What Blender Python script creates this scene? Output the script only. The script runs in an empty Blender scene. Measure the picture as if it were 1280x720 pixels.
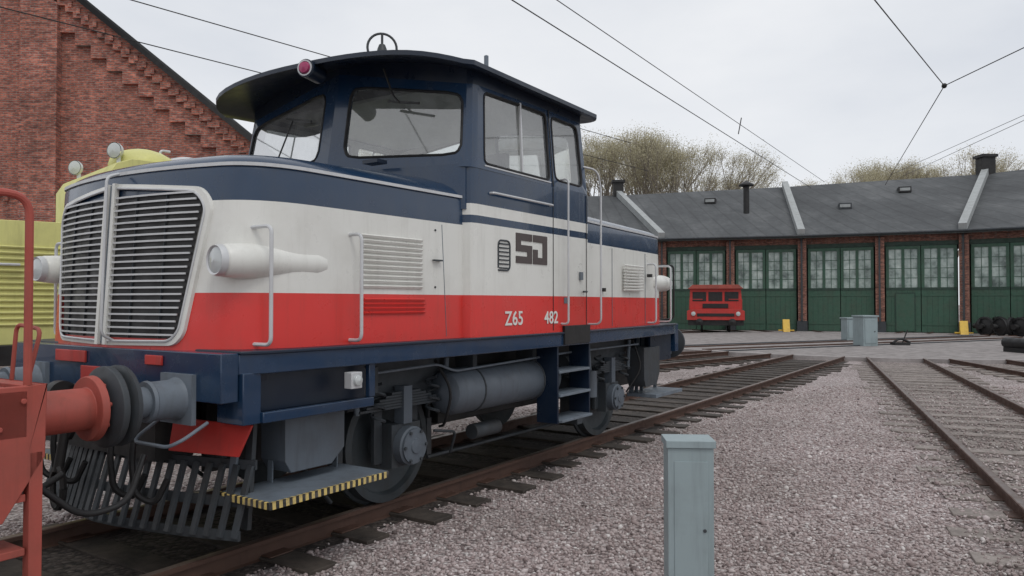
import bpy, bmesh, math, random
import numpy as np
from mathutils import Vector, Matrix
random.seed(7); rng=np.random.default_rng(5)
scene=bpy.context.scene
R=math.radians
# ------------------------------------------------------------------ materials
def newmat(name):
    m=bpy.data.materials.new(name); m.use_nodes=True
    nt=m.node_tree; b=nt.nodes['Principled BSDF']
    return m,nt,b
def N(nt,t,**kw):
    n=nt.nodes.new(t)
    for k,v in kw.items(): setattr(n,k,v)
    return n
def ramp(nt,stops):
    r=N(nt,'ShaderNodeValToRGB'); e=r.color_ramp.elements
    while len(e)<len(stops): e.new(0.5)
    for i,(p,c) in enumerate(stops):
        e[i].position=p; e[i].color=(c[0],c[1],c[2],1)
    return r
def mix(nt,a,b,f,mode='MIX'):
    m=N(nt,'ShaderNodeMix',data_type='RGBA',blend_type=mode)
    for s,v in ((0,f),(6,a),(7,b)):
        if hasattr(v,'links'): nt.links.new(v,m.inputs[s])
        elif s==0: m.inputs[0].default_value=v
        else: m.inputs[s].default_value=(v[0],v[1],v[2],1)
    return m.outputs[2]
def noise(nt,scale,detail=4,rough=.6,stretch=None):
    tc=N(nt,'ShaderNodeTexCoord'); n=N(nt,'ShaderNodeTexNoise')
    n.inputs['Scale'].default_value=scale; n.inputs['Detail'].default_value=detail; n.inputs['Roughness'].default_value=rough
    v=tc.outputs['Object']
    if stretch:
        mp=N(nt,'ShaderNodeMapping'); mp.inputs['Scale'].default_value=stretch
        nt.links.new(v,mp.inputs[0]); v=mp.outputs[0]
    nt.links.new(v,n.inputs['Vector']); return n.outputs['Fac']
def bump(nt,b,h,strength,dist=.01):
    bp=N(nt,'ShaderNodeBump'); bp.inputs['Strength'].default_value=strength; bp.inputs['Distance'].default_value=dist
    nt.links.new(h,bp.inputs['Height']); nt.links.new(bp.outputs[0],b.inputs['Normal'])
def paint(name,col,rough=.35,dirt=(.12,.10,.08),amt=.35,metal=0,coat=0.0,streak=True,bmp=.08):
    m,nt,b=newmat(name)
    n1=noise(nt,1.7,6,.7); r1=ramp(nt,[(.45,(0,0,0)),(.8,(amt,)*3)]); nt.links.new(n1,r1.inputs[0])
    c=mix(nt,col,dirt,r1.outputs[0])
    if streak:
        n2=noise(nt,3,4,.7,(4,4,.35)); r2=ramp(nt,[(.52,(0,0,0)),(.85,(amt*.9,)*3)]); nt.links.new(n2,r2.inputs[0])
        c=mix(nt,c,[x*.8 for x in dirt],r2.outputs[0])
    nt.links.new(c,b.inputs['Base Color'])
    n3=noise(nt,6,4,.6); r3=ramp(nt,[(.3,(rough*.75,)*3),(.75,(min(1,rough*1.5),)*3)]); nt.links.new(n3,r3.inputs[0])
    nt.links.new(r3.outputs[0],b.inputs['Roughness'])
    b.inputs['Metallic'].default_value=metal
    b.inputs['Coat Weight'].default_value=coat
    n4=noise(nt,2.2,2,.5)
    bump(nt,b,n4,bmp,.03)
    return m
BLUE=paint('blue_paint',(.010,.034,.080),.22,(.045,.055,.07),.42,coat=.35)
BLUED=paint('blue_dark_paint',(.006,.015,.034),.33,(.03,.035,.04),.4)
WHITE=paint('cream_paint',(.73,.73,.69),.32,(.40,.38,.33),.30)
RED=paint('red_paint',(.68,.040,.034),.30,(.36,.07,.05),.4)
REDF=paint('red_frame',(.50,.035,.028),.5,(.18,.04,.03),.6)
CHROME=paint('bare_aluminium',(.58,.59,.60),.38,(.3,.3,.3),.35,.15)
GREY=paint('grey_paint',(.15,.18,.215),.5,(.06,.055,.05),.6)
TANK=paint('tank_grey',(.10,.12,.145),.5,(.05,.045,.04),.6)
GREYD=paint('grey_dark',(.042,.050,.058),.55,(.03,.024,.019),.7)
STEELW=paint('wheel_steel',(.045,.055,.062),.5,(.035,.028,.022),.7,.1)
BLACK=paint('black_oily',(.011,.011,.012),.5,(.03,.025,.02),.5)
RUBBER=paint('rubber',(.010,.010,.011),.6,(.02,.02,.02),.2,streak=False)
ORANGE=paint('rust_red_paint',(.37,.075,.055),.6,(.15,.055,.04),.7)
YELLOW=paint('yellow_green_paint',(.66,.64,.24),.45,(.3,.28,.12),.4)
YEL=paint('safety_yellow',(.70,.45,.06),.5,(.3,.2,.1),.5)
LENS=paint('lamp_lens',(.50,.53,.53),.1,(.3,.3,.3),.2,streak=False,coat=.8)
BROWN=paint('logo_brown',(.075,.058,.055),.5,(.12,.1,.1),.3)
PURP=paint('warning_lens',(.35,.04,.12),.15,(.3,.05,.1),.1,streak=False)
POSTM=paint('galvanised',(.29,.355,.37),.5,(.18,.21,.21),.6,.1)
INTER=paint('cab_interior',(.50,.52,.50),.6,(.3,.3,.28),.3)
def glassmat(name,tint=(.95,.98,.97),fac=.20):
    m=bpy.data.materials.new(name); m.use_nodes=True; nt=m.node_tree; nt.nodes.clear()
    o=N(nt,'ShaderNodeOutputMaterial'); t=N(nt,'ShaderNodeBsdfTransparent'); g=N(nt,'ShaderNodeBsdfGlossy'); d=N(nt,'ShaderNodeBsdfDiffuse')
    t.inputs[0].default_value=(*tint,1); g.inputs['Roughness'].default_value=.03; d.inputs[0].default_value=(.7,.72,.71,1)
    f=N(nt,'ShaderNodeLayerWeight'); f.inputs[0].default_value=.4
    mm=N(nt,'ShaderNodeMapRange'); mm.inputs[3].default_value=fac; mm.inputs[4].default_value=.85; nt.links.new(f.outputs['Fresnel'],mm.inputs[0])
    x=N(nt,'ShaderNodeMixShader'); nt.links.new(mm.outputs[0],x.inputs[0]); nt.links.new(t.outputs[0],x.inputs[1]); nt.links.new(g.outputs[0],x.inputs[2])
    n=noise(nt,3,5,.7); r=ramp(nt,[(.4,(.07,)*3),(.8,(.26,)*3)]); nt.links.new(n,r.inputs[0])
    y=N(nt,'ShaderNodeMixShader'); nt.links.new(r.outputs[0],y.inputs[0]); nt.links.new(x.outputs[0],y.inputs[1]); nt.links.new(d.outputs[0],y.inputs[2])
    nt.links.new(y.outputs[0],o.inputs[0]); return m
GLASS=glassmat('window_glass')
def hazard():
    m,nt,b=newmat('hazard_stripes'); tc=N(nt,'ShaderNodeTexCoord'); sp=N(nt,'ShaderNodeSeparateXYZ'); nt.links.new(tc.outputs['Object'],sp.inputs[0])
    a=N(nt,'ShaderNodeMath',operation='ADD'); nt.links.new(sp.outputs[0],a.inputs[0]); nt.links.new(sp.outputs[1],a.inputs[1])
    a2=N(nt,'ShaderNodeMath',operation='MULTIPLY'); nt.links.new(a.outputs[0],a2.inputs[0]); a2.inputs[1].default_value=20
    f=N(nt,'ShaderNodeMath',operation='FRACT'); nt.links.new(a2.outputs[0],f.inputs[0])
    g=N(nt,'ShaderNodeMath',operation='GREATER_THAN'); nt.links.new(f.outputs[0],g.inputs[0]); g.inputs[1].default_value=.5
    c=mix(nt,(.66,.50,.17),(.02,.02,.02),g.outputs[0]); n=noise(nt,14,4,.7); r=ramp(nt,[(.45,(0,0,0)),(.7,(.6,.6,.6))]); nt.links.new(n,r.inputs[0])
    c=mix(nt,c,(.15,.14,.13),r.outputs[0]); nt.links.new(c,b.inputs['Base Color']); b.inputs['Roughness'].default_value=.6; return m
HAZ=hazard()
# ------------------------------------------------------------------ mesh builder
class MB:
    def __init__(s,flip=False): s.v=[];s.f=[];s.m=[];s.mats=[];s.flip=flip
    def mi(s,mat):
        if mat not in s.mats: s.mats.append(mat)
        return s.mats.index(mat)
    def add(s,vs,fs,mat):
        o=len(s.v); s.v+= [tuple(p) for p in vs]; k=s.mi(mat)
        for f in fs: s.f.append([i+o for i in f]); s.m.append(k)
    def box(s,a,b,mat,M=None):
        x0,y0,z0=a;x1,y1,z1=b
        vs=[(x0,y0,z0),(x1,y0,z0),(x1,y1,z0),(x0,y1,z0),(x0,y0,z1),(x1,y0,z1),(x1,y1,z1),(x0,y1,z1)]
        if M: vs=[M@Vector(p) for p in vs]
        s.add(vs,[(0,3,2,1),(4,5,6,7),(0,1,5,4),(1,2,6,5),(2,3,7,6),(3,0,4,7)],mat)
    def bar(s,p,q,wd,ht,mat,up=(0,0,1)):
        p=Vector(p);q=Vector(q);d=(q-p).normalized();u=Vector(up);r=d.cross(u).normalized();u=r.cross(d)
        vs=[]
        for c in (p,q):
            for (i,j) in ((-1,-1),(1,-1),(1,1),(-1,1)): vs.append(c+r*i*wd/2+u*j*ht/2)
        s.add(vs,[(0,1,2,3),(7,6,5,4),(0,4,5,1),(1,5,6,2),(2,6,7,3),(3,7,4,0)],mat)
    def cyl(s,p,q,r1,mat,r2=None,n=20,cap=True):
        if r2 is None:r2=r1
        p=Vector(p);q=Vector(q);d=(q-p).normalized()
        a=d.orthogonal().normalized();b=d.cross(a)
        vs=[p+(a*math.cos(2*math.pi*i/n)+b*math.sin(2*math.pi*i/n))*r1 for i in range(n)]+[q+(a*math.cos(2*math.pi*i/n)+b*math.sin(2*math.pi*i/n))*r2 for i in range(n)]
        fs=[(i,(i+1)%n,n+(i+1)%n,n+i) for i in range(n)]
        if cap: fs+=[tuple(range(n))[::-1],tuple(range(n,2*n))]
        s.add(vs,fs,mat)
    def lathe(s,p,d,prof,mat,n=24):
        p=Vector(p);d=Vector(d).normalized();a=d.orthogonal().normalized();b=d.cross(a)
        vs=[];
        for (h,r) in prof:
            for i in range(n): vs.append(p+d*h+(a*math.cos(2*math.pi*i/n)+b*math.sin(2*math.pi*i/n))*max(r,1e-4))
        fs=[]
        for k in range(len(prof)-1):
            for i in range(n): fs.append((k*n+i,k*n+(i+1)%n,(k+1)*n+(i+1)%n,(k+1)*n+i))
        s.add(vs,fs,mat)
    def tube(s,pts,r,mat,n=8,closed=False):
        pts=[Vector(p) for p in pts]; L=len(pts); vs=[];a=None
        for i,p in enumerate(pts):
            if closed: d=(pts[(i+1)%L]-pts[i-1]).normalized()
            else: d=(pts[min(i+1,L-1)]-pts[max(i-1,0)]).normalized()
            if a is None: a=d.orthogonal().normalized()
            else: a=(a-d*a.dot(d)); a=a.normalized() if a.length>1e-5 else d.orthogonal().normalized()
            b=d.cross(a)
            for k in range(n): vs.append(p+(a*math.cos(2*math.pi*k/n)+b*math.sin(2*math.pi*k/n))*r)
        fs=[]
        for i in range(L if closed else L-1):
            j=(i+1)%L
            for k in range(n): fs.append((i*n+k,i*n+(k+1)%n,j*n+(k+1)%n,j*n+k))
        if not closed: fs+=[tuple(range(n))[::-1],tuple(range((L-1)*n,L*n))]
        s.add(vs,fs,mat)
    def prism(s,poly,vec,mat):
        n=len(poly); vec=Vector(vec); vs=[Vector(p) for p in poly]+[Vector(p)+vec for p in poly]
        s.add(vs,[tuple(range(n))[::-1],tuple(range(n,2*n))]+[(i,(i+1)%n,n+(i+1)%n,n+i) for i in range(n)],mat)
    def sphere(s,c,r,mat,n=16,m=10,sc=(1,1,1)):
        vs=[];fs=[]
        for j in range(m+1):
            th=math.pi*j/m
            for i in range(n):
                ph=2*math.pi*i/n
                vs.append((c[0]+r*sc[0]*math.sin(th)*math.cos(ph),c[1]+r*sc[1]*math.sin(th)*math.sin(ph),c[2]+r*sc[2]*math.cos(th)))
        for j in range(m):
            for i in range(n): fs.append((j*n+i,j*n+(i+1)%n,(j+1)*n+(i+1)%n,(j+1)*n+i))
        s.add(vs,fs,mat)
    def done(s,name,parent=None,bevel=0,smooth=35,recalc=True):
        me=bpy.data.meshes.new(name)
        vs=[(p[0],-p[1],p[2]) for p in s.v] if s.flip else s.v
        me.from_pydata(vs,[],s.f)
        for m in s.mats: me.materials.append(m)
        me.polygons.foreach_set('material_index',s.m)
        bm=bmesh.new(); bm.from_mesh(me); bmesh.ops.remove_doubles(bm,verts=bm.verts,dist=1e-5)
        if recalc: bmesh.ops.recalc_face_normals(bm,faces=bm.faces)
        bm.to_mesh(me); bm.free()
        me.polygons.foreach_set('use_smooth',[True]*len(me.polygons)); me.set_sharp_from_angle(angle=R(smooth))
        ob=bpy.data.objects.new(name,me); scene.collection.objects.link(ob)
        if parent: ob.parent=parent
        if bevel:
            bv=ob.modifiers.new('bevel','BEVEL'); bv.width=bevel; bv.segments=2; bv.limit_method='ANGLE'; bv.angle_limit=R(40)
        return ob
def empty(name,loc=(0,0,0),rz=0):
    e=bpy.data.objects.new(name,None); e.location=loc; e.rotation_euler=(0,0,rz); scene.collection.objects.link(e); return e
def rpath(pts,rad,n=5):
    out=[Vector(pts[0])]
    for i in range(1,len(pts)-1):
        p=Vector(pts[i]);a=(Vector(pts[i-1])-p);b=(Vector(pts[i+1])-p);r=min(rad,a.length*.45,b.length*.45)
        a=p+a.normalized()*r;b=p+b.normalized()*r
        for k in range(n+1):
            t=k/n; out.append(a*(1-t)**2+p*2*t*(1-t)+b*t*t)
    out.append(Vector(pts[-1])); return out
# ------------------------------------------------------------------ locomotive
U=Vector((.552,.834,0)).normalized(); NN=Vector((.834,-.552,0)).normalized()
LOCO=empty('diesel_shunting_locomotive',tuple(-5.1*NN),math.atan2(U.y,U.x))
S0=2.75
def hood_outline(sc,sn,wc,wf):
    dirn=1 if sc>sn else -1; L=abs(sc-sn)
    pts=[]
    def P(d,w): pts.append((sn+dirn*d,w,1-d/L))
    for d in (L,L*.75,L*.5,.80): P(d,wf+(wc-wf)*(d-.55)/(L-.55))
    p0=(.60,wf);p1=(.22,wf-.03);p2=(.135,wf-.30)
    for k in range(0,11):
        t=k/10; P((1-t)**2*p0[0]+2*t*(1-t)*p1[0]+t*t*p2[0],(1-t)**2*p0[1]+2*t*(1-t)*p1[1]+t*t*p2[1])
    we=wf-.30
    for k in range(1,6):
        w=we*(1-k/6); P(.135*(w/we)**2,w)
    P(0,0)
    return pts+[(a,-w,c) for (a,w,c) in pts[-2::-1]]
def hood(b,sc,sn,wc,wf,zc=2.76):
    o=hood_outline(sc,sn,wc,wf); L=abs(sc-sn); dirn=1 if sc>sn else -1
    lay=[(1.33,0,0,RED),(1.69,0,0,RED),(2.27,0,0,WHITE),(2.46,0,0,BLUE),(2.50,.008,.0,BLUE),(2.53,.03,.01,BLUE),(2.55,.07,.06,BLUE),(2.56,.15,.15,BLUE),(2.56,.30,.28,BLUE),(2.56,.55,.40,BLUE),(2.56,.85,.47,BLUE),(2.56,1.18,.5,BLUE)]
    rings=[]
    for (z,ins,h,mt) in lay:
        ring=[]
        for (s_,w,wt) in o:
            ww=w*(1-ins/wf); d=abs(s_-sn); dd=min(L,ins*.9+d*(1-ins*.9/L)) if ins else d
            dd+= .06*(z-1.33)*wt
            zz=z+h*(zc-2.56)/.5*(.35+.65*min(1,dd/L))
            ring.append((sn+dirn*dd,ww,zz))
        rings.append(ring)
    n=len(o)
    for k in range(1,len(rings)):
        b.add(rings[k-1]+rings[k],[(i,i+1,n+i+1,n+i) for i in range(n-1)],lay[k][3])
    return [(p[0],p[1]*1.003,p[2]) for p in rings[4]]
b=MB(True)
rim=hood(b,5.02,S0,1.30,1.24)
b.done('front_hood',LOCO,smooth=30)
b=MB(True); 
def strip_along(b,pts,h,t,mat):
    L=len(pts);vs=[]
    for i,p in enumerate(pts):
        d=Vector(pts[min(i+1,L-1)])-Vector(pts[max(i-1,0)]);d.z=0;d.normalize();nn=Vector((d.y,-d.x,0))
        if nn.dot(Vector(p)-Vector((4.0 if p[0]<6 else 8.5,0,p[2])))<0: nn=-nn
        p=Vector(p)
        vs+=[p+Vector((0,0,-h/2)),p+nn*t+Vector((0,0,-h/2)),p+nn*t+Vector((0,0,h/2)),p+Vector((0,0,h/2))]
    fs=[]
    for i in range(L-1):
        for k in range(4): fs.append((4*i+k,4*i+(k+1)%4,4*i+4+(k+1)%4,4*i+4+k))
    b.add(vs,fs,mat)
strip_along(b,rim,.022,.014,CHROME)
b.done('hood_trim',LOCO)
b=MB(True); rim2=hood(b,7.08,10.05,1.30,1.14,2.70); strip_along(b,rim2,.022,.014,CHROME); b.done('rear_hood',LOCO,smooth=30)
def sn(w,z):
    return S0+.135*(min(abs(w),.94)/.94)**2+.06*(z-1.33)*.95
b=MB(True)
def gw(z): return .70+(.87-.70)*(z-1.38)/(2.30-1.38)
zs=np.linspace(1.40,2.33,9)
for side in (1,-1):
    vs=[];fs=[]
    for z in zs:
        for k in range(7):
            w=side*(.02+(gw(z)-.03)*k/6); vs.append((sn(w,z)-.006,w,z))
    for j in range(len(zs)-1):
        for k in range(6): i=j*7+k; fs.append((i,i+1,i+8,i+7))
    b.add(vs,fs,BLACK)
    z=1.425
    while z<2.33:
        g=gw(z)-.015
        if z>2.27: g-= .03+(z-2.27)*.6
        pts=[(sn(side*w,z)-.026,side*w,z) for w in np.linspace(.05,g,7)]
        for p,q in zip(pts[:-1],pts[1:]):
            b.bar(p,q,.008,.012,CHROME)
        z+=.043
    for wv in (.28,.56): b.bar((sn(wv,1.4)-.012,side*wv,1.40),(sn(wv,2.34)-.012,side*wv,2.34),.006,.012,GREYD,up=(1,0,0))
    path=[(0.045,1.375),(.66,1.385),(.73,1.45),(.885,2.23),(.80,2.335),(.045,2.40)]
    pp=rpath([(0,side*w,z) for w,z in path],.08)
    fine=[]
    for i in range(len(pp)-1):
        for t in (0,.34,.67): fine.append(pp[i].lerp(pp[i+1],t))
    fine.append(pp[-1])
    # flat frame: two nested strips
    inn=[(sn(p.y,p.z)-.022,p.y,p.z) for p in fine]
    cz=1.88
    outr=[(sn(p.y*1.03,p.z)-.018,p.y*1.045,cz+(p.z-cz)*1.055) for p in fine]
    base=[(sn(p.y*1.03,p.z)+.01,p.y*1.05,cz+(p.z-cz)*1.06) for p in fine]
    n=len(fine)
    b.add(inn+outr,[(i,i+1,n+i+1,n+i) for i in range(n-1)],WHITE); b.add(outr+base,[(i,i+1,n+i+1,n+i) for i in range(n-1)],WHITE)
    b.tube(inn,.009,CHROME,6)
for (w0,w1) in ((-.065,-.03),(.03,.065)):
    b.bar((sn(0,1.35)-.022,(w0+w1)/2,1.35),(sn(0,2.43)-.022,(w0+w1)/2,2.43),.035,.03,WHITE,up=(1,0,0))
b.bar((sn(0,1.36)-.008,0,1.36),(sn(0,2.42)-.008,0,2.42),.05,.02,GREY,up=(1,0,0))
b.tube(rpath([(S0+.03,.10,2.49),(S0-.05,.10,2.46),(S0-.09,.12,1.42),(S0-.01,.12,1.38)],.06),.010,CHROME)
b.done('radiator_grille',LOCO)
b=MB(True)
for side,s0,dr,z0,wv in ((1,2.84,1,1.885,1.10),(-1,2.84,1,1.885,1.10),(1,10.06,-1,1.89,1.02),(-1,10.06,-1,1.89,1.02)):
    w=side*wv
    b.lathe((s0,w,z0),(dr,.09*side,0),[(-.012,.078),(-.02,.085),(-.005,.094),(.02,.094),(.03,.102),(.18,.112),(.42,.110),(.66,.105),(.74,.09),(.77,.01)],WHITE)
    b.lathe((s0,w,z0),(dr,.09*side,0),[(-.022,.080),(-.03,.090),(-.005,.098),(.012,.098)],CHROME)
    b.lathe((s0,w,z0),(dr,.09*side,0),[(-.034,.001),(-.03,.045),(-.02,.082)],LENS)
b.done('headlights',LOCO)
b=MB(True)
def side_w(s): return 1.24+(1.30-1.24)*(s-S0-.55)/(5.02-S0-.55)
for i in range(11):
    z=1.745+i*.036
    b.bar((3.87,side_w(3.87)+.006,z),(4.50,side_w(4.5)+.006,z),.020,.018,WHITE,up=(0,.6,1))
for i in range(4):
    z=1.555+i*.032
    b.bar((3.90,side_w(3.9)+.006,z),(4.53,side_w(4.53)+.006,z),.02,.016,RED,up=(0,.6,1))
for i in range(9):
    z=1.78+i*.036
    b.bar((8.2,1.262,z),(8.8,1.235,z),.02,.018,WHITE,up=(0,.6,1))
def seam(s0,z0,s1,z1,w0,w1,m=BLACK,t=.008): b.bar((s0,w0,z0),(s1,w1,z1),.005,t,m,up=(1,0,0) if abs(z1-z0)>abs(s1-s0) else (0,0,1))
seam(4.80,1.36,4.74,2.25,side_w(4.8),side_w(4.74),GREY,.005)
seam(6.34,1.36,6.34,2.74,1.382,1.382); seam(7.02,1.36,7.02,2.74,1.382,1.382)
for s_ in (7.9,9.0): seam(s_,1.36,s_,2.25,1.30-.16*(s_-7.08)/2.42+.003,1.30-.16*(s_-7.08)/2.42+.003,GREY,.005)
for i in range(7): b.bar((5.42,1.384,1.93+i*.035),(5.56,1.384,1.93+i*.035),.01,.012,GREYD)
b.tube(rpath([(5.40,1.384,1.91),(5.58,1.384,1.91),(5.58,1.384,2.17),(5.40,1.384,2.17),(5.40,1.384,1.93)],.05),.008,GREYD,6)
b.box((4.62,1.295,1.955),(4.72,1.32,1.967),GREYD)
b.box((6.86,1.385,1.86),(6.91,1.405,1.94),GREY); b.tube(rpath([(6.95,1.38,1.74),(6.95,1.43,1.74),(6.87,1.43,1.74)],.01),.01,GREYD,6)
b.box((6.55,1.381,1.62),(6.66,1.385,1.68),GREY); b.box((7.6,1.27,1.75),(7.64,1.30,1.79),BLACK)
b.box((9.0,1.2,1.95),(9.06,1.25,1.99),BLACK)
for (s_,z) in ((4.66,2.2),(4.66,1.75)): b.cyl((s_,side_w(s_)-.01,z),(s_,side_w(s_)+.006,z),.009,GREYD,n=8)
b.done('side_louvres',LOCO)
b=MB(True)
def lg(x0,x1,z0,z1): b.box((5.68+x0,1.379,1.985+z0),(5.68+x1,1.387,1.985+z1),BROWN)
lg(0,.27,.205,.27);lg(0,.08,.105,.205);lg(.08,.27,.105,.165);lg(.19,.27,.062,.105);lg(0,.27,0,.062)
lg(.29,.54,.205,.27);lg(.46,.54,.062,.205);lg(.29,.54,0,.062);lg(.29,.37,.062,.135)
b.done('company_logo',LOCO)
def text(body,s,z,size,w,mat,name):
    c=bpy.data.curves.new(name,'FONT'); c.body=body; c.size=size; c.extrude=.002; c.offset=.0022; c.space_character=1.05
    o=bpy.data.objects.new(name,c); scene.collection.objects.link(o); o.parent=LOCO; o.location=(s,-w,z); o.rotation_euler=(R(90),0,0); c.materials.append(mat); return o
text('Z65',5.50,1.43,.175,1.385,WHITE,'class_number'); text('482',6.17,1.43,.165,1.385,WHITE,'running_number')
b=MB(True)
def ring_layers(b,out,lay):
    n=len(out(lay[0][0])); 
    for k in range(1,len(lay)):
        A=[(p[0],p[1],lay[k-1][0]) for p in out(lay[k-1][0])];B=[(p[0],p[1],lay[k][0]) for p in out(lay[k][0])]
        b.add(A+B,[(i,(i+1)%n,n+(i+1)%n,n+i) for i in range(n)],lay[k][1])
low=lambda z:[(5.0,-1.28),(4.99,1.28),(5.03,1.36),(5.09,1.38),(7.02,1.38),(7.09,1.36),(7.12,1.28),(7.12,-1.28),(7.09,-1.36),(7.02,-1.38),(5.09,-1.38),(5.03,-1.36)]
ring_layers(b,low,[(1.33,RED),(1.69,RED),(2.29,WHITE),(2.355,BLUE),(2.45,WHITE),(2.76,BLUE)])
up=[(4.70,0),(4.73,.2),(4.97,1.28),(5.0,1.33),(7.1,1.33),(7.13,1.22),(7.3,.2),(7.3,-.2),(7.13,-1.22),(7.1,-1.3),(4.92,-1.40),(4.86,-1.38),(4.69,-.2)]
b.add([(x,w,2.4) for x,w in up]+[(x,w,2.775) for x,w in up],[(i,(i+1)%13,13+(i+1)%13,13+i) for i in range(13)],BLUE)
b.add([(x*1.0,w,2.765) for x,w in up],[tuple(range(13))],INTER)
b.done('cab_lower',LOCO,smooth=30)
RW=1.49
def zr(w): return 3.545+.22*(1-min(1,abs(w)/1.45)**2.2)
b=MB(True); g=MB(True)
def panel(bl,br,tr,tl,mg,rad=.08,inward=None,mat=BLUE):
    bl,br,tr,tl=[Vector(p) for p in (bl,br,tr,tl)]
    W=((br-bl).length+(tr-tl).length)/2; H=((tl-bl).length+(tr-br).length)/2
    mu0,mu1,mv0,mv1=mg
    def pt(x,y): u=x/W;v=y/H; return (bl*(1-u)+br*u)*(1-v)+(tl*(1-u)+tr*u)*v
    m=8; qs=[]
    for k in range(m): qs.append((-1+2*k/m,-1))
    for k in range(m): qs.append((1,-1+2*k/m))
    for k in range(m): qs.append((1-2*k/m,1))
    for k in range(m): qs.append((-1,1-2*k/m))
    qs=[(math.sin(x*math.pi/2),math.sin(y*math.pi/2)) for x,y in qs]
    hw=(W-mu0-mu1)/2;hh=(H-mv0-mv1)/2;cx=mu0+hw;cy=mv0+hh
    outer=[pt(W/2+x*W/2,H/2+y*H/2) for x,y in qs]; inner=[]
    for x,y in qs:
        px,py=x*hw,y*hh; c_=(max(-(hw-rad),min(hw-rad,px)),max(-(hh-rad),min(hh-rad,py))); d=(px-c_[0],py-c_[1]); l=math.hypot(*d)
        if l>1e-6: px,py=c_[0]+d[0]/l*rad,c_[1]+d[1]/l*rad
        inner.append(pt(cx+px,cy+py))
    n=len(qs); nrm=(br-bl).cross(tl-bl).normalized()
    if nrm.dot(Vector(inward))<0: nrm=-nrm
    b.add(outer+inner,[(i,(i+1)%n,n+(i+1)%n,n+i) for i in range(n)],mat)
    b.add(inner+[p+nrm*.045 for p in inner],[(i,(i+1)%n,n+(i+1)%n,n+i) for i in range(n)],mat)
    b.add([p+nrm*.045 for p in outer]+[p+nrm*.045 for p in inner],[(i,(i+1)%n,n+(i+1)%n,n+i) for i in range(n)],INTER)
    g.add([p+nrm*.014 for p in inner],[tuple(range(n))],GLASS)
    b.tube([p+nrm*.004 for p in inner],.013,RUBBER,6,closed=True)
for sd in (1,-1):
    if sd>0: fb=(4.98,1.335,2.75); ft=(5.09,1.275,3.47)
    else: fb=(4.86,-1.385,2.75); ft=(4.97,-1.32,3.47)
    panel((4.71,sd*.0,2.78),fb,ft,(4.86,sd*0,3.70),(.155,.035,.12,.10),.11,(1,0,0))
    e0=(5.10,sd*1.385,2.75) if sd>0 else (4.92,-1.41,2.75); e1=(5.18,sd*1.325,3.47) if sd>0 else (5.02,-1.345,3.47)
    b.add([fb,((fb[0]+e0[0])/2-.012,(fb[1]+e0[1])/2+sd*.012,2.75),e0,ft,((ft[0]+e1[0])/2-.012,(ft[1]+e1[1])/2+sd*.012,3.47),e1],[(0,1,4,3),(1,2,5,4)],BLUE)
    panel(e0,(6.33,sd*1.38,2.75),(6.33,sd*1.32,3.5),e1,(.09,.04,.055,.045),.05,(0,-sd,0))
    panel((6.33,sd*1.38,2.75),(7.05,sd*1.378,2.75),(7.0,sd*1.32,3.5),(6.33,sd*1.32,3.5),(.06,.09,.075,.05),.07,(0,-sd,0))
    b.add([(7.05,sd*1.378,2.75),(7.12,sd*1.28,2.75),(7.08,sd*1.22,3.47),(7.0,sd*1.32,3.5)],[(0,1,2,3)],BLUE)
    panel((7.12,sd*1.28,2.75),(7.3,0,2.78),(7.2,0,3.70),(7.08,sd*1.22,3.47),(.08,.13,.13,.09),.1,(-1,0,0))
    b.bar((5.80,sd*1.372,2.80),(5.83,sd*1.325,3.46),.02,.022,CHROME,up=(1,0,0))
    b.bar((6.335,sd*1.388,2.75),(6.335,sd*1.328,3.5),.008,.008,BLACK,up=(1,0,0))
    b.bar((5.2,sd*1.378,2.785),(6.3,sd*1.378,2.785),.016,.012,CHROME)
    mid=((4.86+ft[0])/2,ft[1]/2,3.585)
    top=[(4.86,0,3.70),mid,ft,((ft[0]+e1[0])/2-.012,(ft[1]+e1[1])/2+sd*.012,3.47),e1,(6.33,sd*1.32,3.5),(7.0,sd*1.32,3.5),(7.08,sd*1.22,3.47),(7.14,sd*.61,3.585),(7.2,0,3.70)]
    vs=top+[(x,w,zr(w)+.015) for x,w,z in top]; n=len(top)
    b.add(vs,[(i,i+1,n+i+1,n+i) for i in range(n-1)],BLUED)
b.done('cab_upper',LOCO,smooth=30,recalc=False); g.done('cab_glass',LOCO,recalc=False)
b=MB(True)
NU,NV=28,26
def roofpt(i,j,topside):
    v=-1+2*j/NV; w=RW*math.sin(v*math.pi/2*.999)
    if w<0: w*=1.02
    a=min(1,abs(w)/RW)
    sf=4.40+.12*a**2+.34*a**9+.045*w/RW-(.06*a if w<0 else 0); sr=7.42-.12*a**2-.25*a**9
    u=i/NU; u=.5-.5*math.cos(u*math.pi); s=sf+(sr-sf)*u
    e=min(s-sf,sr-s)
    z=zr(w)-.12*max(0,1-e/.5)*(1-a*a)-(.05*a**3*max(0,1-e/1.2) if w<0 else 0)
    if topside: z+=.038+.17*math.sin(max(0,min(1,e/1.6))**1.6*math.pi/2)*(1-a**1.6)
    return (s,w,z)
T=[roofpt(i,j,True) for i in range(NU+1) for j in range(NV+1)];Bt=[roofpt(i,j,False) for i in range(NU+1) for j in range(NV+1)]
fs=[];K=NV+1;O=len(T)
for i in range(NU):
    for j in range(NV):
        a=i*K+j; fs.append((a,a+1,a+K+1,a+K))
fr=[]
for i in range(NU): fr+=[(i*K,(i+1)*K,O+(i+1)*K,O+i*K),(i*K+NV,(i+1)*K+NV,O+(i+1)*K+NV,O+i*K+NV)]
for j in range(NV): fr+=[(j,j+1,O+j+1,O+j),(NU*K+j,NU*K+j+1,O+NU*K+j+1,O+NU*K+j)]
b.add(T+Bt,fs+[tuple(O+i for i in f)[::-1] for f in fs]+fr,BLUED)
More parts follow.
